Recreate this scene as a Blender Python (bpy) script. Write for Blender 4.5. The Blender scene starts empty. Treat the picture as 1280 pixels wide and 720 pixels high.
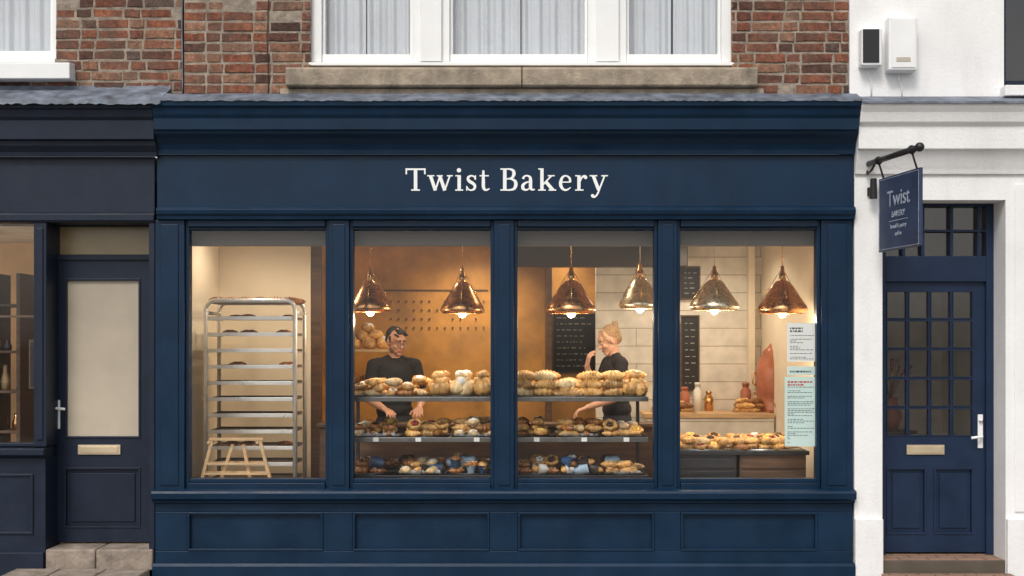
import bpy, bmesh, math, random
import numpy as np
from mathutils import Vector, Matrix, Euler
random.seed(7)
D=9.0; CZ=1.67
def F(y): return (D+y)/D
def X(p,y=0.0): return (p-640)/180.0*F(y)
def Z(p,y=0.0): return CZ+(430-p)/180.0*F(y)
scene=bpy.context.scene
COL=scene.collection

# ---------------------------------------------------------------- materials
def nn(nt,t,**kw):
    n=nt.nodes.new(t)
    for k,v in kw.items():
        if k.startswith('i_'): n.inputs[k[2:].replace('_',' ')].default_value=v
        else: setattr(n,k,v)
    return n
def c4(c): return (c[0],c[1],c[2],1.0)
def mat(name,col,rough=0.5,metal=0.0,scale=6.0,amt=0.12,bump=0.0,bscale=None,spec=0.5,island=0.0,stretch=None,col2=None,rvar=0.1,trans=0.0,emit=None,coat=0.0,dirt=0.0,dcol=(0.16,0.14,0.12)):
    m=bpy.data.materials.new(name); m.use_nodes=True
    nt=m.node_tree; b=nt.nodes['Principled BSDF']; L=nt.links.new
    b.inputs['Roughness'].default_value=rough; b.inputs['Metallic'].default_value=metal
    b.inputs['Specular IOR Level'].default_value=spec
    if coat: b.inputs['Coat Weight'].default_value=coat
    tc=nn(nt,'ShaderNodeTexCoord'); mp=nn(nt,'ShaderNodeMapping')
    L(tc.outputs['Object'],mp.inputs['Vector'])
    if stretch: mp.inputs['Scale'].default_value=stretch
    no=nn(nt,'ShaderNodeTexNoise'); no.inputs['Scale'].default_value=scale; no.inputs['Detail'].default_value=6; no.inputs['Roughness'].default_value=0.6
    L(mp.outputs['Vector'],no.inputs['Vector'])
    mx=nn(nt,'ShaderNodeMix',data_type='RGBA')
    mx.inputs['A'].default_value=c4([x*(1-amt) for x in col])
    mx.inputs['B'].default_value=c4(col2 if col2 else [min(1,x*(1+amt)) for x in col])
    mr=nn(nt,'ShaderNodeMapRange'); mr.inputs['From Min'].default_value=0.3; mr.inputs['From Max'].default_value=0.7
    L(no.outputs['Fac'],mr.inputs['Value']); L(mr.outputs['Result'],mx.inputs['Factor'])
    out=mx.outputs['Result']
    if island:
        g=nn(nt,'ShaderNodeNewGeometry'); hs=nn(nt,'ShaderNodeHueSaturation')
        m2=nn(nt,'ShaderNodeMapRange'); m2.inputs['To Min'].default_value=1-island; m2.inputs['To Max'].default_value=1+island
        L(g.outputs['Random Per Island'],m2.inputs['Value']); L(m2.outputs['Result'],hs.inputs['Value']); L(out,hs.inputs['Color']); out=hs.outputs['Color']
    if dirt:
        n3=nn(nt,'ShaderNodeTexNoise'); n3.inputs['Scale'].default_value=1.7; n3.inputs['Detail'].default_value=9; n3.inputs['Roughness'].default_value=0.7
        mp3=nn(nt,'ShaderNodeMapping'); mp3.inputs['Scale'].default_value=(3,3,0.7); L(tc.outputs['Object'],mp3.inputs['Vector']); L(mp3.outputs['Vector'],n3.inputs['Vector'])
        r3=nn(nt,'ShaderNodeMapRange'); r3.inputs['From Min'].default_value=0.5; r3.inputs['From Max'].default_value=0.75; r3.inputs['To Max'].default_value=dirt
        L(n3.outputs['Fac'],r3.inputs['Value'])
        mx3=nn(nt,'ShaderNodeMix',data_type='RGBA'); mx3.inputs['B'].default_value=c4(dcol)
        L(r3.outputs['Result'],mx3.inputs['Factor']); L(out,mx3.inputs['A']); out=mx3.outputs['Result']
    L(out,b.inputs['Base Color'])
    if rvar:
        r2=nn(nt,'ShaderNodeMapRange'); r2.inputs['From Min'].default_value=0.3; r2.inputs['From Max'].default_value=0.7
        r2.inputs['To Min'].default_value=max(0.02,rough-rvar); r2.inputs['To Max'].default_value=min(1,rough+rvar)
        L(no.outputs['Fac'],r2.inputs['Value']); L(r2.outputs['Result'],b.inputs['Roughness'])
    if bump:
        n2=nn(nt,'ShaderNodeTexNoise'); n2.inputs['Scale'].default_value=bscale or scale*6; n2.inputs['Detail'].default_value=5
        L(mp.outputs['Vector'],n2.inputs['Vector'])
        bp=nn(nt,'ShaderNodeBump'); bp.inputs['Strength'].default_value=bump; bp.inputs['Distance'].default_value=0.01
        L(n2.outputs['Fac'],bp.inputs['Height']); L(bp.outputs['Normal'],b.inputs['Normal'])
    if trans:
        b.inputs['Transmission Weight'].default_value=trans
    if emit:
        b.inputs['Emission Color'].default_value=c4(emit[0]); b.inputs['Emission Strength'].default_value=emit[1]
    return m
def glassmat(name,base=0.05,tint=(0.97,0.98,0.98),rough=0.0):
    m=bpy.data.materials.new(name); m.use_nodes=True; nt=m.node_tree; L=nt.links.new
    for n in list(nt.nodes): nt.nodes.remove(n)
    o=nn(nt,'ShaderNodeOutputMaterial'); mix=nn(nt,'ShaderNodeMixShader'); t=nn(nt,'ShaderNodeBsdfTransparent'); g=nn(nt,'ShaderNodeBsdfGlossy')
    t.inputs['Color'].default_value=c4(tint); g.inputs['Roughness'].default_value=rough
    lw=nn(nt,'ShaderNodeLayerWeight'); lw.inputs['Blend'].default_value=0.5
    p=nn(nt,'ShaderNodeMath',operation='POWER'); p.inputs[1].default_value=5
    ma=nn(nt,'ShaderNodeMath',operation='MULTIPLY_ADD'); ma.inputs[1].default_value=0.9; ma.inputs[2].default_value=base
    L(lw.outputs['Facing'],p.inputs[0]); L(p.outputs[0],ma.inputs[0]); L(ma.outputs[0],mix.inputs[0]); L(t.outputs[0],mix.inputs[1]); L(g.outputs[0],mix.inputs[2]); L(mix.outputs[0],o.inputs['Surface'])
    tc=nn(nt,'ShaderNodeTexCoord'); no=nn(nt,'ShaderNodeTexNoise'); no.inputs['Scale'].default_value=1.5; bp=nn(nt,'ShaderNodeBump'); bp.inputs['Strength'].default_value=0.05; bp.inputs['Distance'].default_value=0.05
    L(tc.outputs['Object'],no.inputs['Vector']); L(no.outputs['Fac'],bp.inputs['Height']); L(bp.outputs['Normal'],g.inputs['Normal'])
    return m
NAVY=mat('navy_paint',(0.0026,0.0200,0.050),0.40,scale=3,amt=0.20,bump=0.07,bscale=60,rvar=0.12,spec=0.26,dirt=0.06,dcol=(0.05,0.06,0.07))
NAVY2=mat('dark_navy_paint',(0.0095,0.0165,0.034),0.45,scale=4,amt=0.20,bump=0.08,bscale=60,spec=0.3,dirt=0.10,dcol=(0.05,0.055,0.06))
NAVY3=mat('door_blue_paint',(0.0095,0.0225,0.056),0.42,scale=4,amt=0.18,bump=0.08,bscale=50,spec=0.3,dirt=0.08,dcol=(0.05,0.055,0.06))
WHITE=mat('white_paint',(0.84,0.84,0.83),0.5,scale=3,amt=0.05,bump=0.04,dirt=0.05,dcol=(0.4,0.38,0.34))
RENDER=mat('white_render',(0.84,0.83,0.82),0.8,scale=2.0,amt=0.06,bump=0.3,bscale=45,dirt=0.16,dcol=(0.30,0.27,0.23))
STONE=mat('stone_sill',(0.34,0.275,0.205),0.85,scale=9,amt=0.38,bump=0.6,bscale=60,dirt=0.65,dcol=(0.10,0.085,0.07))
STEP=mat('stone_step',(0.29,0.235,0.19),0.85,scale=8,amt=0.4,bump=0.7,bscale=40,dirt=0.5,dcol=(0.09,0.075,0.065))
LEAD=mat('lead_flashing',(0.14,0.16,0.20),0.6,scale=9,amt=0.6,bump=0.7,bscale=30,dirt=0.4,dcol=(0.05,0.05,0.05))
MORTAR=mat('mortar',(0.31,0.255,0.20),0.95,scale=20,amt=0.4,bump=0.8,bscale=120,dirt=0.65,dcol=(0.10,0.083,0.07))
GLASS=glassmat('window_glass',0.045)
GLASS2=glassmat('upper_glass',0.09,(0.88,0.90,0.92))
GLASS3=glassmat('door_glass',0.11,(0.85,0.86,0.88))
CREAM=mat('cream_wall',(0.82,0.72,0.56),0.8,scale=2,amt=0.07,bump=0.1)
GOLD=mat('ochre_wall',(0.56,0.27,0.060),0.42,scale=2.2,amt=0.38,bump=0.15,bscale=10)
BROWN=mat('brown_wood',(0.10,0.052,0.028),0.5,scale=4,amt=0.45,stretch=(1,1,8),bump=0.1)
DARK=mat('dark_panel',(0.03,0.022,0.018),0.5)
FLOORM=mat('floor_tile',(0.2,0.15,0.11),0.4)
CEIL=mat('ceiling_paint',(0.55,0.48,0.40),0.8)
STEEL=mat('brushed_steel',(0.55,0.55,0.54),0.32,metal=1.0,scale=20,amt=0.1)
DSTEEL=mat('dark_steel',(0.06,0.06,0.065),0.4,metal=0.8,scale=20,amt=0.1)
SHELFE=mat('shelf_edge_steel',(0.22,0.21,0.20),0.35,metal=1.0,scale=20,amt=0.1)
ALU=mat('aluminium_tube',(0.78,0.76,0.72),0.35,metal=0.55)
TRAYM=mat('used_oven_tray',(0.16,0.125,0.10),0.45,metal=0.6,scale=12,amt=0.4)
BLACK=mat('black_iron',(0.012,0.012,0.014),0.45)
BRASS=mat('brass',(0.70,0.39,0.15),0.28,metal=1.0,scale=15,amt=0.15)
WOOD=mat('pine_wood',(0.58,0.38,0.20),0.55,scale=5,amt=0.25,stretch=(1,1,6))
LETTER=mat('letter_paint',(0.88,0.89,0.88),0.6,amt=0.03)
PAPER=mat('paper',(0.78,0.78,0.74),0.8,amt=0.04)
MINT=mat('mint_paper',(0.60,0.74,0.69),0.8,amt=0.05)
INK=mat('ink',(0.03,0.04,0.05),0.8)
CHALK=mat('chalkboard',(0.018,0.018,0.018),0.7,amt=0.3)
CHALKW=mat('chalk',(0.38,0.36,0.32),0.9)
SIGNW=mat('sign_white',(0.36,0.41,0.50),0.6,scale=30,amt=0.45)
SIGNB=mat('sign_blue_paint',(0.022,0.040,0.095),0.45,amt=0.2,dirt=0.15,dcol=(0.1,0.11,0.14))
CURT=mat('net_curtain',(0.68,0.685,0.69),0.9,scale=2,amt=0.07)
BLIND=mat('grey_blind',(0.15,0.13,0.115),0.8,amt=0.1)
FROST=mat('frosted_film',(0.46,0.39,0.30),0.35,scale=0.9,amt=0.25)
GLOWPANE=mat('warm_glow_pane',(0.36,0.27,0.14),0.25,scale=1.5,amt=0.35)  # opaque pane, the warm glow from inside is put into its colour
BULB=mat('lamp_bulb',(1,0.8,0.5),0.5,emit=((1,0.74,0.40),7))
CRUST=mat('crust',(0.50,0.20,0.040),0.36,scale=20,amt=0.55,col2=(0.86,0.50,0.17),island=0.30,bump=0.4,bscale=55)
CRUST2=mat('dark_crust',(0.17,0.055,0.014),0.36,scale=20,amt=0.4,col2=(0.42,0.17,0.045),island=0.35,bump=0.4,bscale=55)
PALE=mat('pale_dough',(0.66,0.40,0.16),0.5,scale=20,amt=0.4,col2=(0.88,0.66,0.36),island=0.2,bump=0.4,bscale=55)
SUGAR=mat('sugar',(0.86,0.82,0.74),0.8,scale=18,amt=0.3,island=0.1)
BERRY=mat('berry',(0.28,0.035,0.03),0.25,island=0.5)
CUSTARD=mat('custard',(0.85,0.58,0.14),0.25,island=0.2)
CHOC=mat('chocolate',(0.05,0.02,0.01),0.3,island=0.3)
WRAP=mat('blue_wrapper',(0.022,0.060,0.14),0.5,island=0.5)
WRAPL=mat('pale_blue_wrapper',(0.26,0.36,0.46),0.5,island=0.3)
COPPER=mat('terracotta_glaze',(0.42,0.14,0.07),0.35,scale=8,amt=0.25)
SKIN=mat('skin',(0.46,0.24,0.155),0.5,amt=0.12,scale=15)
SKIN2=mat('skin_light',(0.60,0.35,0.25),0.5,amt=0.1,scale=15)
HAIRD=mat('dark_hair',(0.016,0.010,0.007),0.55,scale=60,amt=0.5,bump=1.0,bscale=90)
HAIRB=mat('blond_hair',(0.34,0.22,0.12),0.55,scale=70,amt=0.5,bump=1.0,bscale=90)
SHIRT=mat('black_shirt',(0.010,0.010,0.012),0.85,scale=10,amt=0.4,bump=0.9,bscale=11)
TROU=mat('trousers',(0.02,0.022,0.03),0.9)
LIPS=mat('lips',(0.35,0.12,0.10),0.5)
EYEW=mat('eye_white',(0.6,0.57,0.54),0.3)
def brickmat():
    m=bpy.data.materials.new('facing_brick'); m.use_nodes=True; nt=m.node_tree; b=nt.nodes['Principled BSDF']; L=nt.links.new
    g=nn(nt,'ShaderNodeNewGeometry'); cr=nn(nt,'ShaderNodeValToRGB'); e=cr.color_ramp.elements
    cols=[(0,(0.060,0.040,0.034)),(0.12,(0.12,0.055,0.040)),(0.24,(0.21,0.075,0.044)),(0.36,(0.28,0.102,0.056)),(0.5,(0.22,0.084,0.052)),(0.62,(0.16,0.064,0.043)),(0.74,(0.26,0.116,0.070)),(0.88,(0.32,0.170,0.108)),(1.0,(0.10,0.066,0.054))]
    e[0].position=0; e[0].color=c4(cols[0][1]); e[1].position=1; e[1].color=c4(cols[-1][1])
    for p,c in cols[1:-1]: k=e.new(p); k.color=c4(c)
    L(g.outputs['Random Per Island'],cr.inputs['Fac'])
    tc=nn(nt,'ShaderNodeTexCoord'); n1=nn(nt,'ShaderNodeTexNoise'); n1.inputs['Scale'].default_value=24; n1.inputs['Detail'].default_value=10; n1.inputs['Roughness'].default_value=0.75
    L(tc.outputs['Object'],n1.inputs['Vector'])
    mx=nn(nt,'ShaderNodeMix',data_type='RGBA',blend_type='MULTIPLY'); mx.inputs['Factor'].default_value=1
    r=nn(nt,'ShaderNodeMapRange'); r.inputs['From Min'].default_value=0.33; r.inputs['From Max'].default_value=0.68; r.inputs['To Min'].default_value=0.35; r.inputs['To Max'].default_value=1.5
    L(n1.outputs['Fac'],r.inputs['Value']); L(cr.outputs['Color'],mx.inputs['A']); L(r.outputs['Result'],mx.inputs['B'])
    n2=nn(nt,'ShaderNodeTexNoise'); n2.inputs['Scale'].default_value=3.5; n2.inputs['Detail'].default_value=10; n2.inputs['Roughness'].default_value=0.7
    L(tc.outputs['Object'],n2.inputs['Vector'])
    r2=nn(nt,'ShaderNodeMapRange'); r2.inputs['From Min'].default_value=0.44; r2.inputs['From Max'].default_value=0.68; r2.inputs['To Max'].default_value=0.8
    L(n2.outputs['Fac'],r2.inputs['Value'])
    m2=nn(nt,'ShaderNodeMix',data_type='RGBA'); m2.inputs['B'].default_value=(0.10,0.076,0.062,1)
    L(r2.outputs['Result'],m2.inputs['Factor']); L(mx.outputs['Result'],m2.inputs['A'])
    n4=nn(nt,'ShaderNodeTexNoise'); n4.inputs['Scale'].default_value=13; n4.inputs['Detail'].default_value=10; n4.inputs['Roughness'].default_value=0.8; L(tc.outputs['Object'],n4.inputs['Vector'])
    r4=nn(nt,'ShaderNodeMapRange'); r4.inputs['From Min'].default_value=0.56; r4.inputs['From Max'].default_value=0.72; r4.inputs['To Max'].default_value=0.5; L(n4.outputs['Fac'],r4.inputs['Value'])
    m4=nn(nt,'ShaderNodeMix',data_type='RGBA'); m4.inputs['B'].default_value=(0.36,0.26,0.19,1)
    L(r4.outputs['Result'],m4.inputs['Factor']); L(m2.outputs['Result'],m4.inputs['A'])
    L(m4.outputs['Result'],b.inputs['Base Color']); b.inputs['Roughness'].default_value=0.9; b.inputs['Specular IOR Level'].default_value=0.25
    n3=nn(nt,'ShaderNodeTexNoise'); n3.inputs['Scale'].default_value=90; n3.inputs['Detail'].default_value=6; L(tc.outputs['Object'],n3.inputs['Vector'])
    bp=nn(nt,'ShaderNodeBump'); bp.inputs['Strength'].default_value=0.9; bp.inputs['Distance'].default_value=0.008
    L(n3.outputs['Fac'],bp.inputs['Height']); L(bp.outputs['Normal'],b.inputs['Normal'])
    return m
BRICK=brickmat()
def gridmat(name,col,mort,w,h,scale=1.0,rough=0.3,off=0.5,ms=0.006,swap=True):
    m=bpy.data.materials.new(name); m.use_nodes=True; nt=m.node_tree; b=nt.nodes['Principled BSDF']; L=nt.links.new
    tc=nn(nt,'ShaderNodeTexCoord'); mp=nn(nt,'ShaderNodeMapping')
    if swap: mp.inputs['Rotation'].default_value=(math.radians(-90),0,0)
    L(tc.outputs['Object'],mp.inputs['Vector'])
    bt=nn(nt,'ShaderNodeTexBrick'); bt.offset=off
    bt.inputs['Scale'].default_value=scale; bt.inputs['Brick Width'].default_value=w; bt.inputs['Row Height'].default_value=h; bt.inputs['Mortar Size'].default_value=ms
    bt.inputs['Color1'].default_value=c4([x*0.9 for x in col]); bt.inputs['Color2'].default_value=c4(col); bt.inputs['Mortar'].default_value=c4(mort)
    L(mp.outputs['Vector'],bt.inputs['Vector'])
    no=nn(nt,'ShaderNodeTexNoise'); no.inputs['Scale'].default_value=7; no.inputs['Detail'].default_value=8; L(tc.outputs['Object'],no.inputs['Vector'])
    mx=nn(nt,'ShaderNodeMix',data_type='RGBA',blend_type='MULTIPLY'); mx.inputs['Factor'].default_value=1
    r=nn(nt,'ShaderNodeMapRange'); r.inputs['To Min'].default_value=0.6; r.inputs['To Max'].default_value=1.35; L(no.outputs['Fac'],r.inputs['Value'])
    L(bt.outputs['Color'],mx.inputs['A']); L(r.outputs['Result'],mx.inputs['B']); L(mx.outputs['Result'],b.inputs['Base Color'])
    b.inputs['Roughness'].default_value=rough
    bp=nn(nt,'ShaderNodeBump'); bp.inputs['Strength'].default_value=0.6; bp.inputs['Distance'].default_value=0.004; bp.invert=True
    L(bt.outputs['Fac'],bp.inputs['Height']); L(bp.outputs['Normal'],b.inputs['Normal'])
    return m
TILE=gridmat('white_board_wall',(0.78,0.74,0.66),(0.42,0.36,0.28),2.3,0.165,rough=0.35,ms=0.004)
PAVE=gridmat('paving_slabs',(0.30,0.28,0.25),(0.12,0.11,0.10),0.6,0.45,rough=0.85,swap=False)
PAVER=gridmat('brick_pavers',(0.32,0.19,0.13),(0.10,0.08,0.06),0.2,0.1,rough=0.9,swap=False)
ASPH=mat('asphalt',(0.05,0.05,0.052),0.9,scale=40,amt=0.35,bump=0.6,bscale=150)
EARTH=mat('ground_far',(0.10,0.10,0.09),0.95,scale=0.5,amt=0.2)
YEL=mat('yellow_line_paint',(0.60,0.42,0.06),0.8,scale=20,amt=0.2)

# ---------------------------------------------------------------- mesh builder
def empty(name,loc=(0,0,0)):
    e=bpy.data.objects.new(name,None); e.location=loc; COL.objects.link(e); e.empty_display_size=0.1; return e
class MB:
    def __init__(s): s.v=[]; s.f=[]; s.m=[]; s.mats=[]
    def mi(s,mt):
        if mt not in s.mats: s.mats.append(mt)
        return s.mats.index(mt)
    def add(s,vs,fs,mt):
        o=len(s.v); k=s.mi(mt); s.v+= [tuple(v) for v in vs]
        for f in fs: s.f.append([i+o for i in f]); s.m.append(k)
    def box(s,x0,x1,y0,y1,z0,z1,mt):
        vs=[(x0,y0,z0),(x1,y0,z0),(x1,y1,z0),(x0,y1,z0),(x0,y0,z1),(x1,y0,z1),(x1,y1,z1),(x0,y1,z1)]
        s.add(vs,[(0,3,2,1),(4,5,6,7),(0,1,5,4),(1,2,6,5),(2,3,7,6),(3,0,4,7)],mt)
    def obox(s,c,sz,M,mt):
        x,y,z=[q/2 for q in sz]; c=Vector(c)
        vs=[c+M@Vector(p) for p in [(-x,-y,-z),(x,-y,-z),(x,y,-z),(-x,y,-z),(-x,-y,z),(x,-y,z),(x,y,z),(-x,y,z)]]
        s.add(vs,[(0,3,2,1),(4,5,6,7),(0,1,5,4),(1,2,6,5),(2,3,7,6),(3,0,4,7)],mt)
    def prof(s,pts,x0,x1,mt):
        n=len(pts); vs=[(x0,y,z) for y,z in pts]+[(x1,y,z) for y,z in pts]
        fs=[(i,(i+1)%n,(i+1)%n+n,i+n) for i in range(n)]+[tuple(range(n-1,-1,-1)),tuple(range(n,2*n))]
        s.add(vs,fs,mt)
    def tube(s,path,r,mt,seg=10,closed=False,ry=None):
        path=[Vector(p) for p in path]; n=len(path); vs=[]; rs=r if isinstance(r,(list,tuple)) else [r]*n
        ref=None
        for i,p in enumerate(path):
            a=path[(i-1)%n] if (closed or i>0) else p; b=path[(i+1)%n] if (closed or i<n-1) else p
            t=(b-a).normalized()
            if ref is None: ref=Vector((0,0,1)) if abs(t.z)<0.9 else Vector((1,0,0))
            u=t.cross(ref); 
            if u.length<1e-3: ref=Vector((0,1,0)); u=t.cross(ref)
            u.normalize(); w=u.cross(t); ref=w
            for k in range(seg):
                A=2*math.pi*k/seg; vs.append(p+(u*math.cos(A)+w*math.sin(A))*rs[i])
        fs=[]
        for i in range(n if closed else n-1):
            j=(i+1)%n
            for k in range(seg): k2=(k+1)%seg; fs.append((i*seg+k,i*seg+k2,j*seg+k2,j*seg+k))
        if not closed: fs+= [tuple(range(seg)),tuple(range((n-1)*seg,n*seg))[::-1]]
        s.add(vs,fs,mt)
    def lathe(s,prof,c,mt,seg=24,cap=False):
        c=Vector(c); n=len(prof); vs=[]
        for r,z in prof:
            for k in range(seg): A=2*math.pi*k/seg; vs.append(c+Vector((r*math.cos(A),r*math.sin(A),z)))
        fs=[]
        for i in range(n-1):
            for k in range(seg): k2=(k+1)%seg; fs.append((i*seg+k,i*seg+k2,(i+1)*seg+k2,(i+1)*seg+k))
        if cap: fs+=[tuple(range(seg))[::-1],tuple(range((n-1)*seg,n*seg))]
        s.add(vs,fs,mt)
    def ell(s,c,r,mt,M=None,seg=14,rings=9,fn=None):
        c=Vector(c); vs=[]; M=M or Matrix.Identity(3)
        for i in range(rings+1):
            th=math.pi*i/rings
            for k in range(seg):
                A=2*math.pi*k/seg; d=Vector((math.sin(th)*math.cos(A),math.sin(th)*math.sin(A),math.cos(th)))
                q=fn(d) if fn else 1.0
                vs.append(c+M@Vector((d.x*r[0]*q,d.y*r[1]*q,d.z*r[2]*q)))
        fs=[]
        for i in range(rings):
            for k in range(seg): k2=(k+1)%seg; fs.append((i*seg+k,(i+1)*seg+k,(i+1)*seg+k2,i*seg+k2))
        s.add(vs,fs,mt)
    def build(s,name,parent=None,smooth=False,bevel=0.0,seg=2):
        me=bpy.data.meshes.new(name); me.from_pydata(s.v,[],s.f); 
        for m in s.mats: me.materials.append(m)
        me.polygons.foreach_set('material_index',s.m)
        bm=bmesh.new(); bm.from_mesh(me)
        bmesh.ops.recalc_face_normals(bm,faces=bm.faces); bm.to_mesh(me); bm.free()
        if smooth: me.polygons.foreach_set('use_smooth',[True]*len(me.polygons))
        o=bpy.data.objects.new(name,me); COL.objects.link(o)
        if parent: o.parent=parent
        if bevel:
            b=o.modifiers.new('bevel','BEVEL'); b.width=bevel; b.segments=seg; b.limit_method='ANGLE'; b.angle_limit=math.radians(40); b.harden_normals=False
        return o
def pane(name,x0,x1,z0,z1,y,mt,parent):
    m=MB(); m.add([(x0,y,z0),(x1,y,z0),(x1,y,z1),(x0,y,z1)],[(0,1,2,3)],mt); return m.build(name,parent)

# ---------------------------------------------------------------- world, sun, camera
w=bpy.data.worlds.new('World'); scene.world=w; w.use_nodes=True; nt=w.node_tree
bg=nt.nodes['Background']; sky=nn(nt,'ShaderNodeTexSky'); sky.sky_type='NISHITA'; sky.sun_disc=False
EL=math.radians(48); AZ=math.radians(200)
sky.sun_elevation=EL; sky.sun_rotation=AZ; sky.dust_density=3; sky.air_density=1.0
hs=nn(nt,'ShaderNodeHueSaturation'); hs.inputs['Saturation'].default_value=0.22
nt.links.new(sky.outputs[0],hs.inputs['Color']); nt.links.new(hs.outputs[0],bg.inputs['Color']); bg.inputs['Strength'].default_value=0.15
sl=bpy.data.lights.new('sun','SUN'); sl.energy=1.5; sl.angle=math.radians(18); sl.color=(1,0.95,0.88)
so=bpy.data.objects.new('sun',sl); COL.objects.link(so); so.rotation_euler=(math.radians(42),0,math.radians(-20)); so.location=(-3,-8,9)
cam=bpy.data.cameras.new('camera'); co=bpy.data.objects.new('camera',cam); COL.objects.link(co)
co.location=(0,-D,CZ); co.rotation_euler=(math.radians(90),0,0); cam.lens=36*D/(1280/180.0); cam.shift_y=70/1280; cam.clip_end=2000
scene.camera=co
scene.view_settings.view_transform='Standard'; scene.view_settings.look='None'; scene.view_settings.exposure=0

# ---------------------------------------------------------------- ground
m=MB(); m.add([(-600,-600,-0.16),(600,-600,-0.16),(600,600,-0.16),(-600,600,-0.16)],[(0,1,2,3)],EARTH); m.build('ground')
m=MB(); m.box(-30,30,-7.2,-2.2,-0.3,-0.12,ASPH); m.build('road')
m=MB(); m.box(-30,30,-2.05,1.0,-0.3,0.0,PAVE); m.build('pavement')
m=MB(); m.box(-30,30,-14,-7.35,-0.3,0.0,PAVE); m.build('pavement')
for y0 in (-2.2,-7.35):
    m=MB()
    for i in range(60):
        m.box(-30+i+0.004,-29+i-0.004,y0+0.001,y0+0.149,-0.3,0.004,STONE)
    m.build('kerb',bevel=0.012)
m=MB()
for y0 in (-2.42,-2.6): m.add([(-30,y0,-0.116),(30,y0,-0.116),(30,y0+0.09,-0.116),(-30,y0+0.09,-0.116)],[(0,1,2,3)],YEL)
m.build('road_marking')

# ---------------------------------------------------------------- brick walls
def subtract(x0,x1,z0,z1,ops):
    segs=[(x0,x1)]
    for a,b,c,d in ops:
        if z1>c+0.004 and z0<d-0.004:
            ns=[]
            for s0,s1 in segs:
                if s1<=a or s0>=b: ns.append((s0,s1))
                else:
                    if s0<a: ns.append((s0,a))
                    if s1>b: ns.append((b,s1))
            segs=ns
    return [s for s in segs if s[1]-s[0]>0.015]
def brickwall(name,x0,x1,z0,z1,y,ops,parent,seed=1):
    R=random.Random(seed); m=MB(); z=z0; row=0
    while z<z1-0.02:
        zt=min(z+0.060,z1); x=x0-R.uniform(0,0.01)-(0.17 if row%2 else 0.06); k=row%2
        while x<x1:
            wd=(0.212 if k%2==0 else 0.1025)+R.uniform(-0.008,0.005)
            a=max(x,x0); b=min(x+wd,x1)
            if b-a>0.015:
                for s0,s1 in subtract(a,b,z,zt,ops):
                    dy=R.gauss(0,0.0025); j=lambda:R.uniform(-0.004,0.004)
                    q=0.004
                    P=[(s0+j(),z+j()),((s0+s1)/2,z+j()*0.8),(s1+j(),z+j()),(s1+j()*0.6,(z+zt)/2),(s1+j(),zt+j()),((s0+s1)/2,zt+j()*0.8),(s0+j(),zt+j()),(s0+j()*0.6,(z+zt)/2)]
                    cxx=(s0+s1)/2; czz=(z+zt)/2
                    def ins(p,f):
                        dx=0 if abs(p[0]-cxx)<0.01 else (q if p[0]<cxx else -q); dz=0 if abs(p[1]-czz)<0.012 else (q if p[1]<czz else -q)
                        return (p[0]+dx*f,p[1]+dz*f)
                    n=8
                    r0=[(p[0],y+0.012,p[1]) for p in P]; r1=[(ins(p,.5)[0],y+dy+0.002,ins(p,.5)[1]) for p in P]; r2=[(ins(p,1.4)[0],y+dy,ins(p,1.4)[1]) for p in P]
                    fs=[tuple(range(16,24))]+[(i,(i+1)%n,(i+1)%n+n,i+n) for i in range(n)]+[(i+n,(i+1)%n+n,(i+1)%n+2*n,i+2*n) for i in range(n)]
                    m.add(r0+r1+r2,fs,BRICK)
            x+=wd+0.012; k+=1
        z+=0.073; row+=1
    m.build(name,parent)
    mm=MB()
    xs=sorted(set([x0,x1]+[q for o in ops for q in o[:2] if x0<q<x1])); zs=sorted(set([z0,z1]+[q for o in ops for q in o[2:] if z0<q<z1]))
    for i in range(len(xs)-1):
        for k in range(len(zs)-1):
            cx=(xs[i]+xs[i+1])/2; cz=(zs[k]+zs[k+1])/2
            if any(o[0]<cx<o[1] and o[2]<cz<o[3] for o in ops): continue
            mm.box(xs[i],xs[i+1],y+0.0045,y+0.30,zs[k],zs[k+1],MORTAR)
    mm.build(name+'_mortar',parent)

main=empty('brick_shop_building'); left=empty('neighbouring_shop_building'); right=empty('white_rendered_building')
BY=0.06
XS=X(229,BY); XL=-6.2; XR=X(1061,BY)
ztop=5.9; zb=Z(128)
WZ0=Z(84,BY); WZ1=WZ0+1.55
op_main=[(X(388,BY),X(915,BY),Z(108,BY)+0.001,WZ1)]
brickwall('brick_wall',XS+0.006,XR,zb,ztop,BY,op_main,main,3)
op_left=[(-5.0,X(70,BY),Z(100,BY)+0.001,WZ1)]
brickwall('brick_wall',XL,XS-0.006,zb+0.02,ztop,BY,op_left,left,9)
m=MB(); m.box(XL-0.05,XS,-0.02,0.34,ztop,ztop+0.09,STONE); m.build('coping',left,bevel=0.008)
m=MB(); m.box(XS+0.002,XR+0.02,-0.02,0.34,ztop,ztop+0.09,STONE); m.build('coping',main,bevel=0.008)
m=MB(); pts=[(X(335,BY)+0.004*math.sin(i*1.3),BY-0.008,zb+i*0.12) for i in range(22)]; m.tube(pts,0.0035,DARK,6); m.build('cable',main,True)
m=MB(); m.tube([(X(228,BY)+0.003*math.sin(i),BY-0.006,zb+0.02+i*0.12) for i in range(22)],0.005,LEAD,6); m.build('party_wall_seam',left,True)  # thin tube along the vertical seam between the two brick walls

m=MB(); zA=Z(109,-0.02); zB=Z(84,-0.02)
for a,b in ((X(357,-.05),X(652,-.05)),(X(653,-.05),X(947,-.05))):
    m.prof([(-0.055,zA+0.012),(-0.06,zB-0.02),(-0.045,zB-0.006),(0.16,zB+0.012),(0.16,zA),(-0.045,zA)],a,b,STONE)
m.prof([(0.0,Z(118)),( -0.0,zA-0.004),(0.1,zA-0.004),(0.1,Z(118))],X(350),X(955),STONE)
m.build('stone_sill',main,bevel=0.006)

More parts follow.
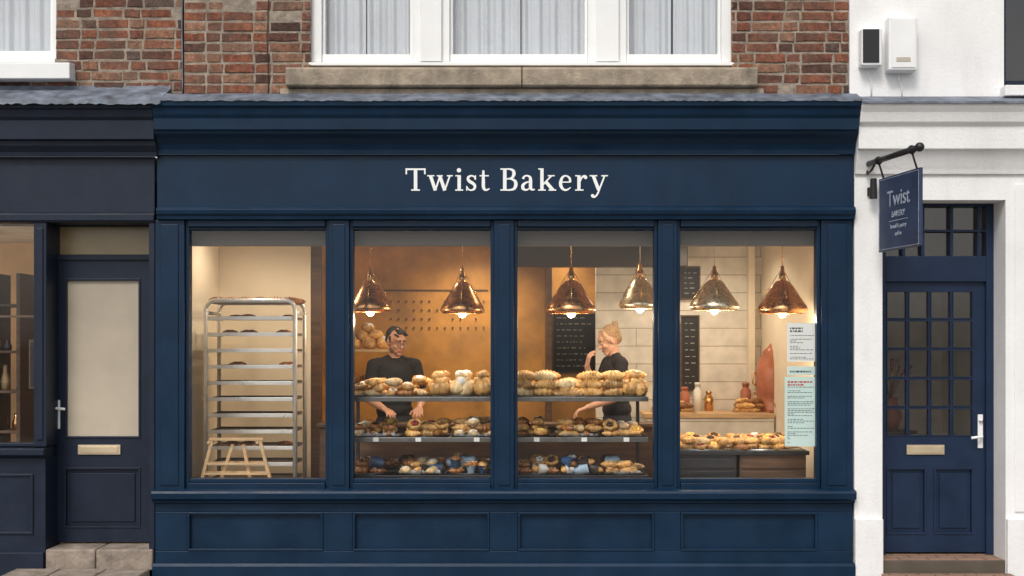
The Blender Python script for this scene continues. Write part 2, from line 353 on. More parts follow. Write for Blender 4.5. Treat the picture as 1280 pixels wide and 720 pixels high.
def sash_window(parent,x0,x1,z0,z1,y,cols,frame=0.09,name='sash_window'):
    m=MB(); edges=[x0]+[q for c in cols for q in c]+[x1]
    zi0=z0+0.095; zi1=z1-0.08
    for i in range(0,len(edges),2):
        a,b=edges[i],edges[i+1]
        m.box(a,b,y,y+0.10,z0+0.036,z1,WHITE)
        if b-a>0.15: m.box(a+0.055,b-0.055,y-0.03,y-0.001,z0+0.036,z1-0.002,WHITE)
    for a,b in cols:
        m.box(a+0.001,b-0.001,y+0.015,y+0.095,z0+0.036,zi0,WHITE); m.box(a+0.001,b-0.001,y+0.015,y+0.095,zi1,z1-0.003,WHITE)
        for q0,q1 in ((a+0.001,a+0.022),(b-0.022,b-0.001)): m.box(q0,q1,y+0.03,y+0.09,zi0+0.001,zi1-0.001,WHITE)
        zm=(zi0+zi1)/2+0.1; m.box(a+0.023,b-0.023,y+0.025,y+0.08,zm,zm+0.05,WHITE)
    m.prof([(y-0.05,z0+0.002),(y-0.05,z0+0.024),(y+0.11,z0+0.035),(y+0.11,z0+0.002)],x0-0.005,x1+0.005,WHITE)
    m.build(name,parent,bevel=0.004)
    for a,b in cols:
        pane('window_pane',a,b,zi0,zi1,y+0.055,GLASS2,parent)
        mid=(a+b)/2+random.uniform(-0.05,0.05); gap=random.uniform(0.003,0.018)
        for c0,c1 in ((a+0.0,mid-gap),(mid+gap,b)):
            n=110; vs=[]; R=random.Random(int(a*100)+int(c1*77)); ph=[R.uniform(0,6) for _ in range(4)]
            nz=6
            for kz in range(nz+1):
                t=kz/nz
                for i in range(n+1):
                    u=i/n; xx=c0+(c1-c0)*u
                    d=0.013*math.sin(xx*58+ph[0]+1.6*math.sin(xx*9+ph[1]))+0.008*math.sin(xx*117+ph[2]+t*0.5)+0.010*math.sin(xx*23+ph[3]-t*0.4)
                    vs.append((xx,y+0.13+d,zi0-0.03+(zi1-zi0+0.04)*t))
            fs=[(kz*(n+1)+i,kz*(n+1)+i+1,(kz+1)*(n+1)+i+1,(kz+1)*(n+1)+i) for kz in range(nz) for i in range(n)]
            q=MB(); q.add(vs,fs,CURT); q.build('curtain',parent,True)
    q=MB(); q.box(x0-0.02,x1+0.02,y+0.9,y+0.95,z0-0.1,z1+0.1,DARK); q.box(x0-0.02,x1+0.02,y+0.25,y+0.9,z0-0.15,z0-0.1,DARK); q.box(x0-0.02,x1+0.02,y+0.25,y+0.9,z1+0.1,z1+0.15,DARK); q.box(x0-0.07,x0-0.02,y+0.25,y+0.95,z0-0.15,z1+0.15,DARK); q.box(x1+0.02,x1+0.07,y+0.25,y+0.95,z0-0.15,z1+0.15,DARK)
    q.build('upper_room',parent)
wy=0.11
sash_window(main,X(388,wy),X(915,wy),Z(84,wy),WZ1,wy,[(X(402,wy),X(516,wy)),(X(562,wy),X(735,wy)),(X(783,wy),X(902,wy))])
sash_window(left,-4.99,X(71,wy),Z(80,wy),WZ1,wy,[(-4.85,-4.3),(-4.12,X(65,wy))])
m=MB(); m.prof([(-0.05,Z(100,0)),(-0.05,Z(80,0)),(0.1,Z(77,0)),(0.1,Z(100,0))],-5.05,X(90,0),WHITE); m.build('window_sill',left,bevel=0.006)

# ---------------------------------------------------------------- main shopfront
XA=-2.478; XB=2.365
m=MB()
def P(p,py): return (-p,Z(py,-p))
cor=[(0.0,Z(193,0)),P(0.035,193),P(0.04,187),P(0.055,180),P(0.085,173),P(0.12,167),P(0.125,163),P(0.145,162),P(0.15,148),P(0.165,143),P(0.175,136),P(0.18,134),P(0.195,132),P(0.20,125),(0.0,Z(120,0))]
m.prof(cor,-2.45,2.372,NAVY); m.build('cornice',main,bevel=0.003)
m=MB()
n=200; vs=[]; j2=0
for i in range(n+1):
    x=-2.455+4.835*i/n; j=random.uniform(-0.004,0.004); j2=0.6*j2+random.uniform(-0.005,0.005)
    vs+=[(x,BY-0.001,Z(117,0)+0.004+j2),(x,-0.05,Z(119,0)+0.002+j2*.6),(x,-0.19,Z(123.6,-0.2)+0.006),(x,-0.207,Z(124,-0.2)+0.003),(x,-0.208,Z(126.2,-0.2)+j)]
fs=[(5*i+k,5*i+5+k,5*i+6+k,5*i+1+k) for i in range(n) for k in range(4)]
m.add(vs,fs,LEAD); m.build('lead_capping',main,False)
m=MB(); m.box(-2.465,XB+0.008,0.0,0.30,Z(275),Z(193),NAVY)
m.build('fascia_board',main,bevel=0.002)
m=MB(); m.prof([(0.0,Z(275)),P(0.03,274),P(0.034,270),P(0.05,267),P(0.055,262),P(0.04,259),(0.0,Z(257))],XA+0.02,XB+0.01,NAVY); m.build('architrave_moulding',main,bevel=0.002)
m=MB()
wins=[(235,406),(441,613),(647,818),(851,1022)]
zt=Z(275)-0.001; zbm=Z(612)
posts=[(XA,X(235))]+[(X(wins[i][1]),X(wins[i+1][0])) for i in range(3)]+[(X(1022),XB)]
for i,(a,b) in enumerate(posts):
    e=0.026
    aa=a+(e if i>0 else 0); bb=b-(e if i<4 else 0)
    m.box(aa,bb,0.0,0.13,zbm,zt,NAVY)
    if i>0: m.box(a,aa-0.0005,0.03,0.12,zbm,zt,NAVY)
    if i<4: m.box(bb+0.0005,b,0.03,0.12,zbm,zt,NAVY)
    cxm=(aa+bb)/2; wv=(bb-aa)*0.30
    m.box(cxm-wv,cxm+wv,-0.008,-0.0005,zbm+0.03,zt-0.03,NAVY)
for a,b in wins:
    x0,x1=X(a)+0.0005,X(b)-0.0005
    m.box(x0,x1,0.004,0.12,Z(283),zt,NAVY); m.box(x0,x1,0.035,0.12,Z(287),Z(283)-0.0005,NAVY)
    m.box(x0,x1,0.004,0.12,zbm,Z(604),NAVY); m.box(x0,x1,0.035,0.12,Z(604)+0.0005,Z(599),NAVY)
m.build('shopfront_frame',main,bevel=0.003)
for a,b in wins: pane('shop_window_pane',X(a)-0.01,X(b)+0.01,Z(604),Z(280),0.07,GLASS,main)
m=MB(); m.prof([(0.0,Z(629)),P(0.03,629),P(0.034,626),P(0.07,624),P(0.075,617),P(0.068,614),(0.0,Z(610.5))],XA-0.01,XB+0.01,NAVY); m.build('window_sill',main,bevel=0.003)
m=MB(); zs0=Z(704); zs1=Z(629)
m.box(XA,XB,0.03,0.13,zs0,zs1,NAVY)
pan=[(234,404),(441,612),(647,818),(851,1022)]; pz1=Z(640); pz0=Z(689)
m.box(XA,XB,0.0,0.0295,pz1,zs1,NAVY); m.box(XA,XB,0.0,0.0295,zs0,pz0,NAVY)
ed=[XA]+[X(q) for pp in pan for q in pp]+[XB]
for i in range(0,len(ed),2): m.box(ed[i],ed[i+1],0.001,0.0295,pz0+0.0005,pz1-0.0005,NAVY)
for a,b in pan:
    x0,x1=X(a),X(b); q=0.018
    for r in ((x0,x1,pz1-q,pz1),(x0,x1,pz0,pz0+q),(x0,x0+q,pz0+q,pz1-q),(x1-q,x1,pz0+q,pz1-q)):
        m.box(r[0]+0.0006,r[1]-0.0006,-0.006,0.0294,r[2]+0.0006,r[3]-0.0006,NAVY)
m.build('stallriser',main,bevel=0.0035)
m=MB(); m.prof([(0.1,0.0),(-0.045,0.0),(-0.045,Z(708,-.04)),(-0.03,Z(704,-.03)),(0.1,Z(704,0))],XA-0.01,XB+0.01,NAVY); m.build('plinth',main,bevel=0.003)

# lettering -----------------------------------------------------
def cr(pts,ws,n=8):
    out=[];N=len(pts)
    if N==2: return list(zip(pts,ws))
    for i in range(N-1):
        p0=pts[max(i-1,0)];p1=pts[i];p2=pts[i+1];p3=pts[min(i+2,N-1)]
        for k in range(n):
            t=k/n
            f=lambda a,b,c,d:0.5*((2*b)+(-a+c)*t+(2*a-5*b+4*c-d)*t*t+(-a+3*b-3*c+d)*t**3)
            out.append(((f(p0[0],p1[0],p2[0],p3[0]),f(p0[1],p1[1],p2[1],p3[1])),ws[i]+(ws[i+1]-ws[i])*t))
    out.append((pts[-1],ws[-1])); return out
lm=MB(); lay=[0]
def ribbon(pts,ws,ox,sc):
    if isinstance(ws,(int,float)): ws=[ws]*len(pts)
    s=cr(pts,ws); vs=[]; y=-0.0035-lay[0]*0.00006; lay[0]+=1
    for i,(p,wd) in enumerate(s):
        a=s[max(i-1,0)][0]; b=s[min(i+1,len(s)-1)][0]; tx,tz=b[0]-a[0],b[1]-a[1]; l=math.hypot(tx,tz) or 1; nx,nz=-tz/l,tx/l
        vs+=[(ox+(p[0]+nx*wd/2)*sc,y,ZB+(p[1]+nz*wd/2)*sc),(ox+(p[0]-nx*wd/2)*sc,y,ZB+(p[1]-nz*wd/2)*sc)]
    lm.add(vs,[(2*i,2*i+1,2*i+3,2*i+2) for i in range(len(s)-1)],LETTER)
ZB=Z(238.5)
def rect(x0,z0,x1,z1,ox,sc): ribbon([(x0,(z0+z1)/2),(x1,(z0+z1)/2)],abs(z1-z0),ox,sc)
def disc(cx,cz,r,ox,sc):
    y=-0.0035-lay[0]*0.00006; lay[0]+=1
    vs=[(ox+(cx+r*math.cos(a*math.pi/10))*sc,y,ZB+(cz+r*math.sin(a*math.pi/10))*sc) for a in range(20)]; lm.add(vs,[tuple(range(20))],LETTER)
GL={
'T':(25,[('l',[(12.5,0),(12.5,27)],4.4),('r',0,25.8,25,28),('l',[(0.9,20.5),(0.9,28)],1.9),('l',[(24.1,20.5),(24.1,28)],1.9),('r',7,0,18,1.8)]),
'w':(32,[('l',[(4,19),(10.3,0.3)],4.2),('l',[(10.2,0.5),(16.2,18.8)],2.2),('l',[(15.6,19),(22,0.3)],4.2),('l',[(21.9,0.5),(28.4,18.8)],2.2),('r',0,17.9,9,19.5),('r',12,17.9,19.5,19.5),('r',24.5,17.9,32,19.5)]),
'i':(12,[('l',[(6,0),(6,19.5)],4.3),('r',1.2,17.9,6,19.5),('r',1,0,11,1.7),('d',5.7,25.6,2.7)]),
's':(15,[('l',[(11.8,14.5),(10.6,17.6),(7,18.7),(3.6,17),(3.2,14),(5.4,11.4),(9,9.3),(11.6,6.2),(10.8,2.4),(7.2,0.8),(3.8,1.7),(1.7,5)],[1.5,1.9,2,3,3.6,4,4,3.6,3,2,1.8,1.5]),('l',[(12.3,13.6),(12.3,19.3)],1.4),('l',[(1.4,0),(1.4,6)],1.4)]),
't':(14,[('l',[(5.2,25.5),(5.2,12),(5.3,5),(6.8,1.7),(9.6,1.0),(13,2.8)],[2.6,4.1,4.1,3.4,2.2,1.4]),('r',0.5,17.9,12,19.5)]),
'B':(23,[('l',[(6,0),(6,28)],4.5),('r',0.5,0,7,1.8),('r',0.5,26.2,7,28),('l',[(7,27.1),(12.5,27.0),(16.6,24.8),(17.4,21.2),(15.8,17),(12,15.1),(7,14.9)],[1.8,2.1,3.7,4.3,3.4,2,1.6]),('l',[(7,14.9),(13.5,14.7),(18.6,12.2),(19.8,7.8),(18,3),(13.5,1.1),(7,0.9)],[1.6,2,3.7,4.5,3.7,2.1,1.8])]),
'a':(19,[('l',[(3,14.8),(5,18),(8.8,18.7),(12,16.6),(12.6,12),(12.6,5),(14,1.5),(18,1.6)],[3.4,2.2,2.0,3.3,4.2,4.2,2.8,1.3]),('l',[(12.3,11.4),(7,10.2),(3.2,7),(3.2,3),(6.4,1.0),(9.8,2),(12.4,5)],[1.5,2.2,3.9,4,2.4,1.8,1.4])]),
'k':(23,[('l',[(5.2,0),(5.2,28)],4.2),('r',0.5,26.4,5,28),('r',0.5,0,10,1.7),('l',[(6.5,7.5),(17,18.6)],2.0),('l',[(10,11.3),(19,0.8)],4.2),('r',12.5,17.9,21,19.5),('r',13.5,0,23,1.7)]),
'e':(18,[('r',3.6,10.0,15.6,11.5),('l',[(15,10.8),(14,15.8),(9.6,18.7),(5.2,16.6),(3.1,11),(3.3,6.2),(6,2),(10.5,0.95),(15.6,4.2)],[3,2.8,1.9,3,4.1,4.1,3.2,2.3,1.2])]),
'r':(16,[('l',[(5.2,0),(5.2,19.3)],4.2),('r',0.5,17.9,5,19.5),('r',0.5,0,11,1.7),('l',[(6.8,11.5),(8.6,16),(11.5,18.2),(14,17)],[1.6,2.2,2.8,4.2]),('d',13.6,16.5,2.1)]),
'y':(23,[('l',[(4.3,19),(11.4,0.8)],4.2),('l',[(18.8,19),(13,4),(10,-3.5),(6.6,-7.6),(3.4,-7.2)],[2.1,2.1,2.2,2.4,3.4]),('d',3.6,-6.3,2.1),('r',0,17.9,9.5,19.5),('r',14.5,17.9,22.8,19.5)])}
pxs=1/180.0
def word(wd,start,end):
    tot=sum(GL[c][0] for c in wd); gap=(end-start-tot)/(len(wd)-1); x=start
    for c in wd:
        ox=X(x); 
        for st in GL[c][1]:
            if st[0]=='l': ribbon(st[1],st[2],ox,pxs)
            elif st[0]=='r': rect(*st[1:],ox,pxs)
            else: disc(*st[1:],ox,pxs)
        x+=GL[c][0]+gap
word('Twist',507,613); word('Bakery',625,760)
lm.build('shop_name_lettering')

# ---------------------------------------------------------------- interior room
FL=0.15; CE=2.72
m=MB(); m.box(-2.47,2.36,0.13,4.2,FL-0.1,FL,FLOORM); m.build('shop_floor',main)
m=MB(); m.box(-2.47,2.36,0.13,4.2,CE,CE+0.1,CEIL); m.build('shop_ceiling',main)
m=MB(); m.box(-2.47,-2.42,0.13,4.2,FL,CE,CREAM); m.box(2.31,2.36,0.13,4.2,FL,CE,CREAM); m.build('shop_side_wall',main)
m=MB(); m.box(-2.42,2.31,3.6,3.7,FL,CE,GOLD); m.build('shop_back_wall',main)
m=MB(); m.box(-2.42,X(388,1.7),1.7,1.8,FL,CE,CREAM); m.build('partition_wall',main,bevel=0.004)
m=MB(); m.box(X(388,1.7),X(402,1.75),1.72,1.80,FL,CE,BROWN); m.build('partition_trim',main,bevel=0.003)
m=MB(); m.box(X(745,3.0),2.31,3.0,3.1,FL,CE,TILE); m.build('boarded_wall',main)
m=MB(); m.box(X(936,2.9),X(944,2.9),2.9,2.995,FL,CE,CREAM); m.box(X(683,3.2),X(690,3.2),3.2,3.59,FL,CE,BROWN); m.build('wall_pilaster',main,bevel=0.004)
m=MB(); m.box(X(640,2.6),X(860,2.6),2.6,2.8,Z(333,2.6),CE,DARK); m.build('ceiling_bulkhead',main,bevel=0.01)
m=MB(); m.box(-2.41,2.30,0.16,0.24,Z(307,0.16),CE,BLIND); m.build('window_header',main,bevel=0.005)
m=MB(); m.box(-2.41,2.30,0.135,0.34,0.66,Z(602,.13),WOOD); m.box(-2.41,2.30,0.30,0.335,FL,0.659,DARK); m.build('window_bench',main,bevel=0.003)
SHADE=mat('copper_lampshade',(0.66,0.33,0.14),0.26,metal=1.0,scale=30,amt=0.18); SHADE2=mat('pale_brass_lampshade',(0.72,0.60,0.42),0.28,metal=0.9,scale=30,amt=0.15)
def pendant(px,py_top,py_bot,wpx,y,power=9,pale=False):
    x=X(px,y); zb_=Z(py_bot,y); h=(py_bot-py_top)/180*F(y); r=wpx/2/180*F(y)
    e=empty('pendant_lamp',(x,y,zb_))
    m=MB(); m.tube([(0,0,h),(0,0,CE-zb_-0.01)],0.004,BRASS if not pale else STEEL,8); m.lathe([(0.0,CE-zb_-0.002),(0.045,CE-zb_-0.004),(0.04,CE-zb_-0.03),(0.0,CE-zb_-0.032)],(0,0,0),BRASS,16)
    m.build('cord',e,True)
    m=MB(); m.lathe([(0.0,h*1.04),(0.013,h*1.02),(0.017,h*0.88),(0.024,h*0.86),(0.027,h*0.70),(0.020,h*0.68)],(0,0,0),BRASS,16)
    for k in range(3):
        A=k*2*math.pi/3+0.5; m.tube([(0.017*math.cos(A),0.017*math.sin(A),h*0.92),(r*0.90*math.cos(A),r*0.90*math.sin(A),h*0.30)],0.0022,BRASS,6)
    m.build('fitting',e,True)
    # outer bell and its paler inner face, joined at a rolled rim
    seg=64; outer=[(0.024,h*0.72),(r*0.26,h*0.69),(r*0.42,h*0.60),(r*0.56,h*0.48),(r*0.70,h*0.36),(r*0.84,h*0.25),(r*0.96,h*0.16),(r*1.0,h*0.10),(r*1.0,h*0.06),(r*0.94,h*0.025),(r*0.90,h*0.0)]
    inner=[(q-0.004,z+0.0015) for q,z in outer[::-1]]
    def sh(prof,mt,name):
        m=MB(); vs=[]
        for i,(q,z) in enumerate(prof):
            for k in range(seg): A=2*math.pi*k/seg; rr=q*(1+0.010*(k%2)); vs.append((rr*math.cos(A),rr*math.sin(A),z))
        m.add(vs,[(i*seg+k,i*seg+(k+1)%seg,(i+1)*seg+(k+1)%seg,(i+1)*seg+k) for i in range(len(prof)-1) for k in range(seg)],mt); m.build(name,e,True)
    sh(outer+inner,SHADE2 if pale else SHADE,'shade')
    m=MB(); m.ell((0,0,h*0.015),(0.034,0.034,0.036),BULB); m.build('bulb',e,True)
    l=bpy.data.lights.new('lamp_light','POINT'); l.energy=power; l.color=(1,0.78,0.53); l.shadow_soft_size=0.04
    o=bpy.data.objects.new('lamp_light',l); COL.objects.link(o); o.parent=e; o.location=(0,0,-0.065)
PW=11
pendant(463,336,390,54,0.65,PW); pendant(578,336,392,54,0.75,PW); pendant(714,334,392,62,0.6,PW)
pendant(800,330,386,52,1.0,PW,True); pendant(893,334,388,62,0.6,PW,True); pendant(978,334,392,62,0.7,PW)
def fill_downlight(x,y,power,col=(1,0.83,0.63)):  # unseen ceiling fittings, added to brighten the back walls and room
    e=empty('added_fill_downlight',(x,y,CE)); m=MB(); m.lathe([(0.055,-0.001),(0.055,-0.012),(0.04,-0.012),(0.036,-0.003),(0.0,-0.003)],(0,0,0),STEEL,20); m.build('trim_ring',e,True)
    m=MB(); m.lathe([(0.034,-0.006),(0.0,-0.006)],(0,0,0),BULB,16); m.build('lens',e)
    l=bpy.data.lights.new('spot','SPOT'); l.energy=power; l.spot_size=math.radians(150); l.spot_blend=0.8; l.color=col; l.shadow_soft_size=0.05
    o=bpy.data.objects.new('spot',l); COL.objects.link(o); o.parent=e; o.location=(0,0,-0.03)
fill_downlight(-2.0,1.0,30); fill_downlight(-0.35,2.95,70); fill_downlight(0.45,3.2,26); fill_downlight(1.6,2.2,62); fill_downlight(0.4,1.3,26); fill_downlight(-0.9,1.25,24)

def board(px0,px1,py0,py1,y,rows=7,seed=1):
    e=empty('chalkboard_menu'); m=MB(); x0,x1,z0,z1=X(px0,y),X(px1,y),Z(py1,y),Z(py0,y)
    m.box(x0,x1,y-0.02,y-0.002,z0,z1,CHALK); q=0.015
    for r in ((x0-q,x1+q,z1,z1+q),(x0-q,x1+q,z0-q,z0),(x0-q,x0,z0,z1),(x1,x1+q,z0,z1)): m.box(r[0],r[1],y-0.03,y-0.002,r[2],r[3],BROWN)
    m.build('board',e,bevel=0.002)
    R=random.Random(seed); m=MB(); h=(z1-z0)/(rows+1)
    for i in range(rows):
        x=x0+0.03
        while x<x1-0.05:
            wd=R.uniform(0.012,0.045); 
            m.box(x,min(x+wd,x1-0.02),y-0.0225,y-0.0205,z1-h*(i+1)-0.003,z1-h*(i+1)+0.004*R.uniform(0.5,1.5),CHALKW); x+=wd+R.uniform(0.012,0.03)
            if x>x0+(x1-x0)*R.uniform(0.6,1.1): break
    m.build('chalk_writing',e)
board(692,745,390,465,3.6,9,2); board(852,872,396,487,3.0,10,3); board(851,873,335,373,3.0,5,4)
e=empty('wall_menu'); m=MB(); R=random.Random(4)
for r in range(4):
    for c in range(13):
        if R.random()<0.85: x=X(488,3.6)+c*0.075; z=Z(378,3.6)-r*0.085; m.box(x,x+0.014,3.585,3.599,z,z+0.018,BROWN)
m.box(X(470,3.6),X(610,3.6),3.59,3.599,Z(364,3.6),Z(362,3.6),BROWN); m.build('menu_tags',e)

# ---------------------------------------------------------------- pastries
RR=random.Random(11)
def croissant(m,c,L=0.14,rot=0,mt=None,R=0.036,tilt=0):
    n=32; seg=12; M=Euler((tilt,0,rot)).to_matrix(); vs=[]; arc=1.7; rad=L/ (2*math.sin(arc/2))
    for i in range(n+1):
        t=i/n; a=(t-0.5)*arc; p=Vector((rad*math.sin(a),rad*(1-math.cos(a))*0.9,0))
        st=abs(t-0.5)*8%1
        rr=R*(math.sin(math.pi*(0.04+0.92*t))**0.65)*(0.80+0.30*(1-st))
        nn_=Vector((-math.sin(a),math.cos(a),0))
        for k in range(seg): A=2*math.pi*k/seg; vs.append(Vector(c)+M@(p+nn_*math.cos(A)*rr+Vector((0,0,math.sin(A)*rr*0.85+R*0.6))))
    fs=[(i*seg+k,i*seg+(k+1)%seg,(i+1)*seg+(k+1)%seg,(i+1)*seg+k) for i in range(n) for k in range(seg)]+[tuple(range(seg)),tuple(range(n*seg,n*seg+seg))]
    m.add(vs,fs,mt or CRUST)
def bun(m,c,r=0.05,h=0.035,mt=None,top=None):
    ph=[RR.uniform(0,6) for _ in range(3)]
    fn=lambda d:1+0.08*math.sin(4*d.x+ph[0])*math.cos(5*d.y+ph[1])+0.06*math.sin(9*d.z+6*d.x+ph[2])
    M=Euler((RR.uniform(-.3,.3),RR.uniform(-.3,.3),RR.uniform(0,6))).to_matrix()
    m.ell((c[0],c[1],c[2]+h*0.9),(r,r*RR.uniform(0.8,1.0),h),mt or CRUST,M,fn=fn)
    if top: m.ell((c[0],c[1],c[2]+h*1.22),(r*0.82,r*0.78,h*0.75),top,M,fn=lambda d:1+0.14*math.sin(7*d.x+ph[1])*math.sin(6*d.y+ph[0]),seg=12,rings=7)
def brioche(m,c,r=0.07,mt=None,top=None):
    for k in range(6):
        A=k*math.pi/3+RR.uniform(-.2,.2); bun(m,(c[0]+r*0.55*math.cos(A),c[1]+r*0.5*math.sin(A),c[2]+RR.uniform(0,0.01)),r*0.55,r*0.62,mt,None)
    bun(m,(c[0],c[1],c[2]+r*0.55),r*0.62,r*0.6,mt,top)
    for k in range(4):
        A=RR.uniform(0,6); bun(m,(c[0]+r*0.4*math.cos(A),c[1]+r*0.4*math.sin(A)-0.01,c[2]+r*0.8),r*0.36,r*0.38,mt if RR.random()<0.6 else (top or mt))
def loaf(m,c,L=0.16,rot=0,mt=None,R=0.035):
    n=14; seg=12; M=Euler((0,0,rot)).to_matrix(); vs=[]
    for i in range(n+1):
        t=i/n; rr=R*max(0.05,(1-abs(2*t-1)**3))*(1+0.10*math.sin(t*22))
        for k in range(seg): A=2*math.pi*k/seg; vs.append(Vector(c)+M@Vector(((t-.5)*L,math.cos(A)*rr,math.sin(A)*rr*0.8+R*0.75)))
    m.add(vs,[(i*seg+k,i*seg+(k+1)%seg,(i+1)*seg+(k+1)%seg,(i+1)*seg+k) for i in range(n) for k in range(seg)],mt or CRUST)
    for i in range(3):
        q=M@Vector(((i-1)*L*0.22,0,0)); m.ell((c[0]+q.x,c[1]+q.y,c[2]+R*1.42),(R*0.18,R*0.75,R*0.16),PALE,Euler((0,0,rot+0.5)).to_matrix(),seg=8,rings=5)
def danish(m,c,r=0.05,fill=None,tilt=0):
    seg=24; prof=[(r*.9,0.0),(r*1.05,0.012),(r*1.0,0.026),(r*0.78,0.034),(r*0.62,0.022),(0.001,0.020)]
    vs=[]; ph=RR.random()*6; M=Euler((tilt+RR.uniform(-.1,.25),RR.uniform(-.15,.15),0)).to_matrix(); lift=0.008+abs(math.sin(tilt))*r
    for q,z in prof:
        for k in range(seg): A=2*math.pi*k/seg; rr=q*(1+0.07*math.sin(A*6+ph)); v=M@Vector((rr*math.cos(A),rr*math.sin(A),z)); vs.append((c[0]+v.x,c[1]+v.y,c[2]+v.z+lift))
    m.add(vs,[(i*seg+k,i*seg+(k+1)%seg,(i+1)*seg+(k+1)%seg,(i+1)*seg+k) for i in range(5) for k in range(seg)],CRUST)
    for k in range(5):
        A=k*1.257+ph; v=M@Vector((r*0.34*math.cos(A),r*0.34*math.sin(A),0.028)); m.ell((c[0]+v.x,c[1]+v.y,c[2]+v.z+lift),(r*0.25,r*0.25,0.013),fill or BERRY,M,seg=8,rings=5)
def muffin(m,c,r=0.036,wrap=None,top=None):
    m.lathe([(r*0.75,0.0),(r*0.82,0.02),(r*1.05,0.045),(r*1.25,0.06)],c,wrap or WRAP,14); bun(m,(c[0],c[1],c[2]+0.032),r*1.15,0.026,CRUST2 if RR.random()<.5 else CRUST,top)
def wrapped(m,c):
    rot=RR.uniform(-.7,.7); M=Euler((RR.uniform(-.3,.1),RR.uniform(-.3,.3),rot)).to_matrix(); wp=RR.choice([WRAP,WRAPL,PAPER,DARK,DARK])
    m.ell((c[0],c[1],c[2]+0.034),(0.066,0.036,0.030),CRUST if RR.random()<.7 else CRUST2,M,fn=lambda d:1+.06*math.sin(8*d.x))
    a=RR.choice([-1,1]); vs=[]; sg=11
    for i,(t,rr) in enumerate(((-0.07,0.012),(-0.055,0.034),(-0.02,0.044),(0.018,0.047),(0.03,0.056))):
        for k in range(sg): A=2*math.pi*k/sg; q=rr*(1+0.16*math.sin(k*2.4+i)); v=M@Vector((a*t,math.cos(A)*q,math.sin(A)*q*0.85)); vs.append((c[0]+v.x,c[1]+v.y,c[2]+0.034+v.z))
    m.add(vs,[(i*sg+k,i*sg+(k+1)%sg,(i+1)*sg+(k+1)%sg,(i+1)*sg+k) for i in range(4) for k in range(sg)],wp)
def liner(m,x0,x1,y,z,h=0.03):
    n=int((x1-x0)/0.012); vs=[]; ph=RR.uniform(0,6)
    for i in range(n+1):
        x=x0+(x1-x0)*i/n; w1=0.006*math.sin(i*1.3+ph)+0.004*math.sin(i*2.9)
        vs+=[(x,y+0.10,z+0.006),(x,y+0.012,z+0.008),(x,y+0.004+w1*.5,z+h*.55),(x,y-0.006+w1,z+h+w1)]
    m.add(vs,[(4*i+k,4*i+4+k,4*i+5+k,4*i+1+k) for i in range(n) for k in range(3)],PAPER)
def tray(m,x0,x1,y0,y1,z,mt=None,lip=0.012):
    mt=mt or STEEL; m.box(x0,x1,y0,y1,z+0.001,z+0.004,mt)
    for r in ((x0,x1,y0,y0+0.004),(x0,x1,y1-0.004,y1),(x0,x0+0.004,y0+0.0045,y1-0.0045),(x1-0.004,x1,y0+0.0045,y1-0.0045)): m.box(*r,z+0.0045,z+lip,mt)

e=empty('pastry_display_shelf'); m=MB(); SZ=[1.285,0.992,0.722]; sx0,sx1=-1.20,0.985
for i,z in enumerate(SZ):
    if i<2: m.box(sx0,sx1,0.36,0.84,z-0.022,z,DSTEEL); m.box(sx0,sx1,0.352,0.3595,z-0.030,z+0.003,SHELFE)
for x in (sx0+0.03,-0.1,sx1-0.03):
    m.box(x-0.012,x+0.012,0.84,0.864,FL,1.30,DSTEEL)
m.box(sx0,sx1,0.36,0.84,0.687,0.722,DSTEEL)
for x in (sx0+0.02,sx1-0.02):
    for y in (0.39,0.82): m.box(x-0.014,x+0.014,y-0.014,y+0.014,FL,0.686,DSTEEL)
m.build('shelves',e,bevel=0.002)
m=MB()
for z in SZ[1:2]:
    for x in (-1.0,-0.70,-0.30,0.16,0.50,0.80):
        x+=RR.uniform(-.03,.03); m.box(x,x+0.04,0.346,0.3515,z-0.026,z+0.004,PAPER)
m.build('price_tickets',e)
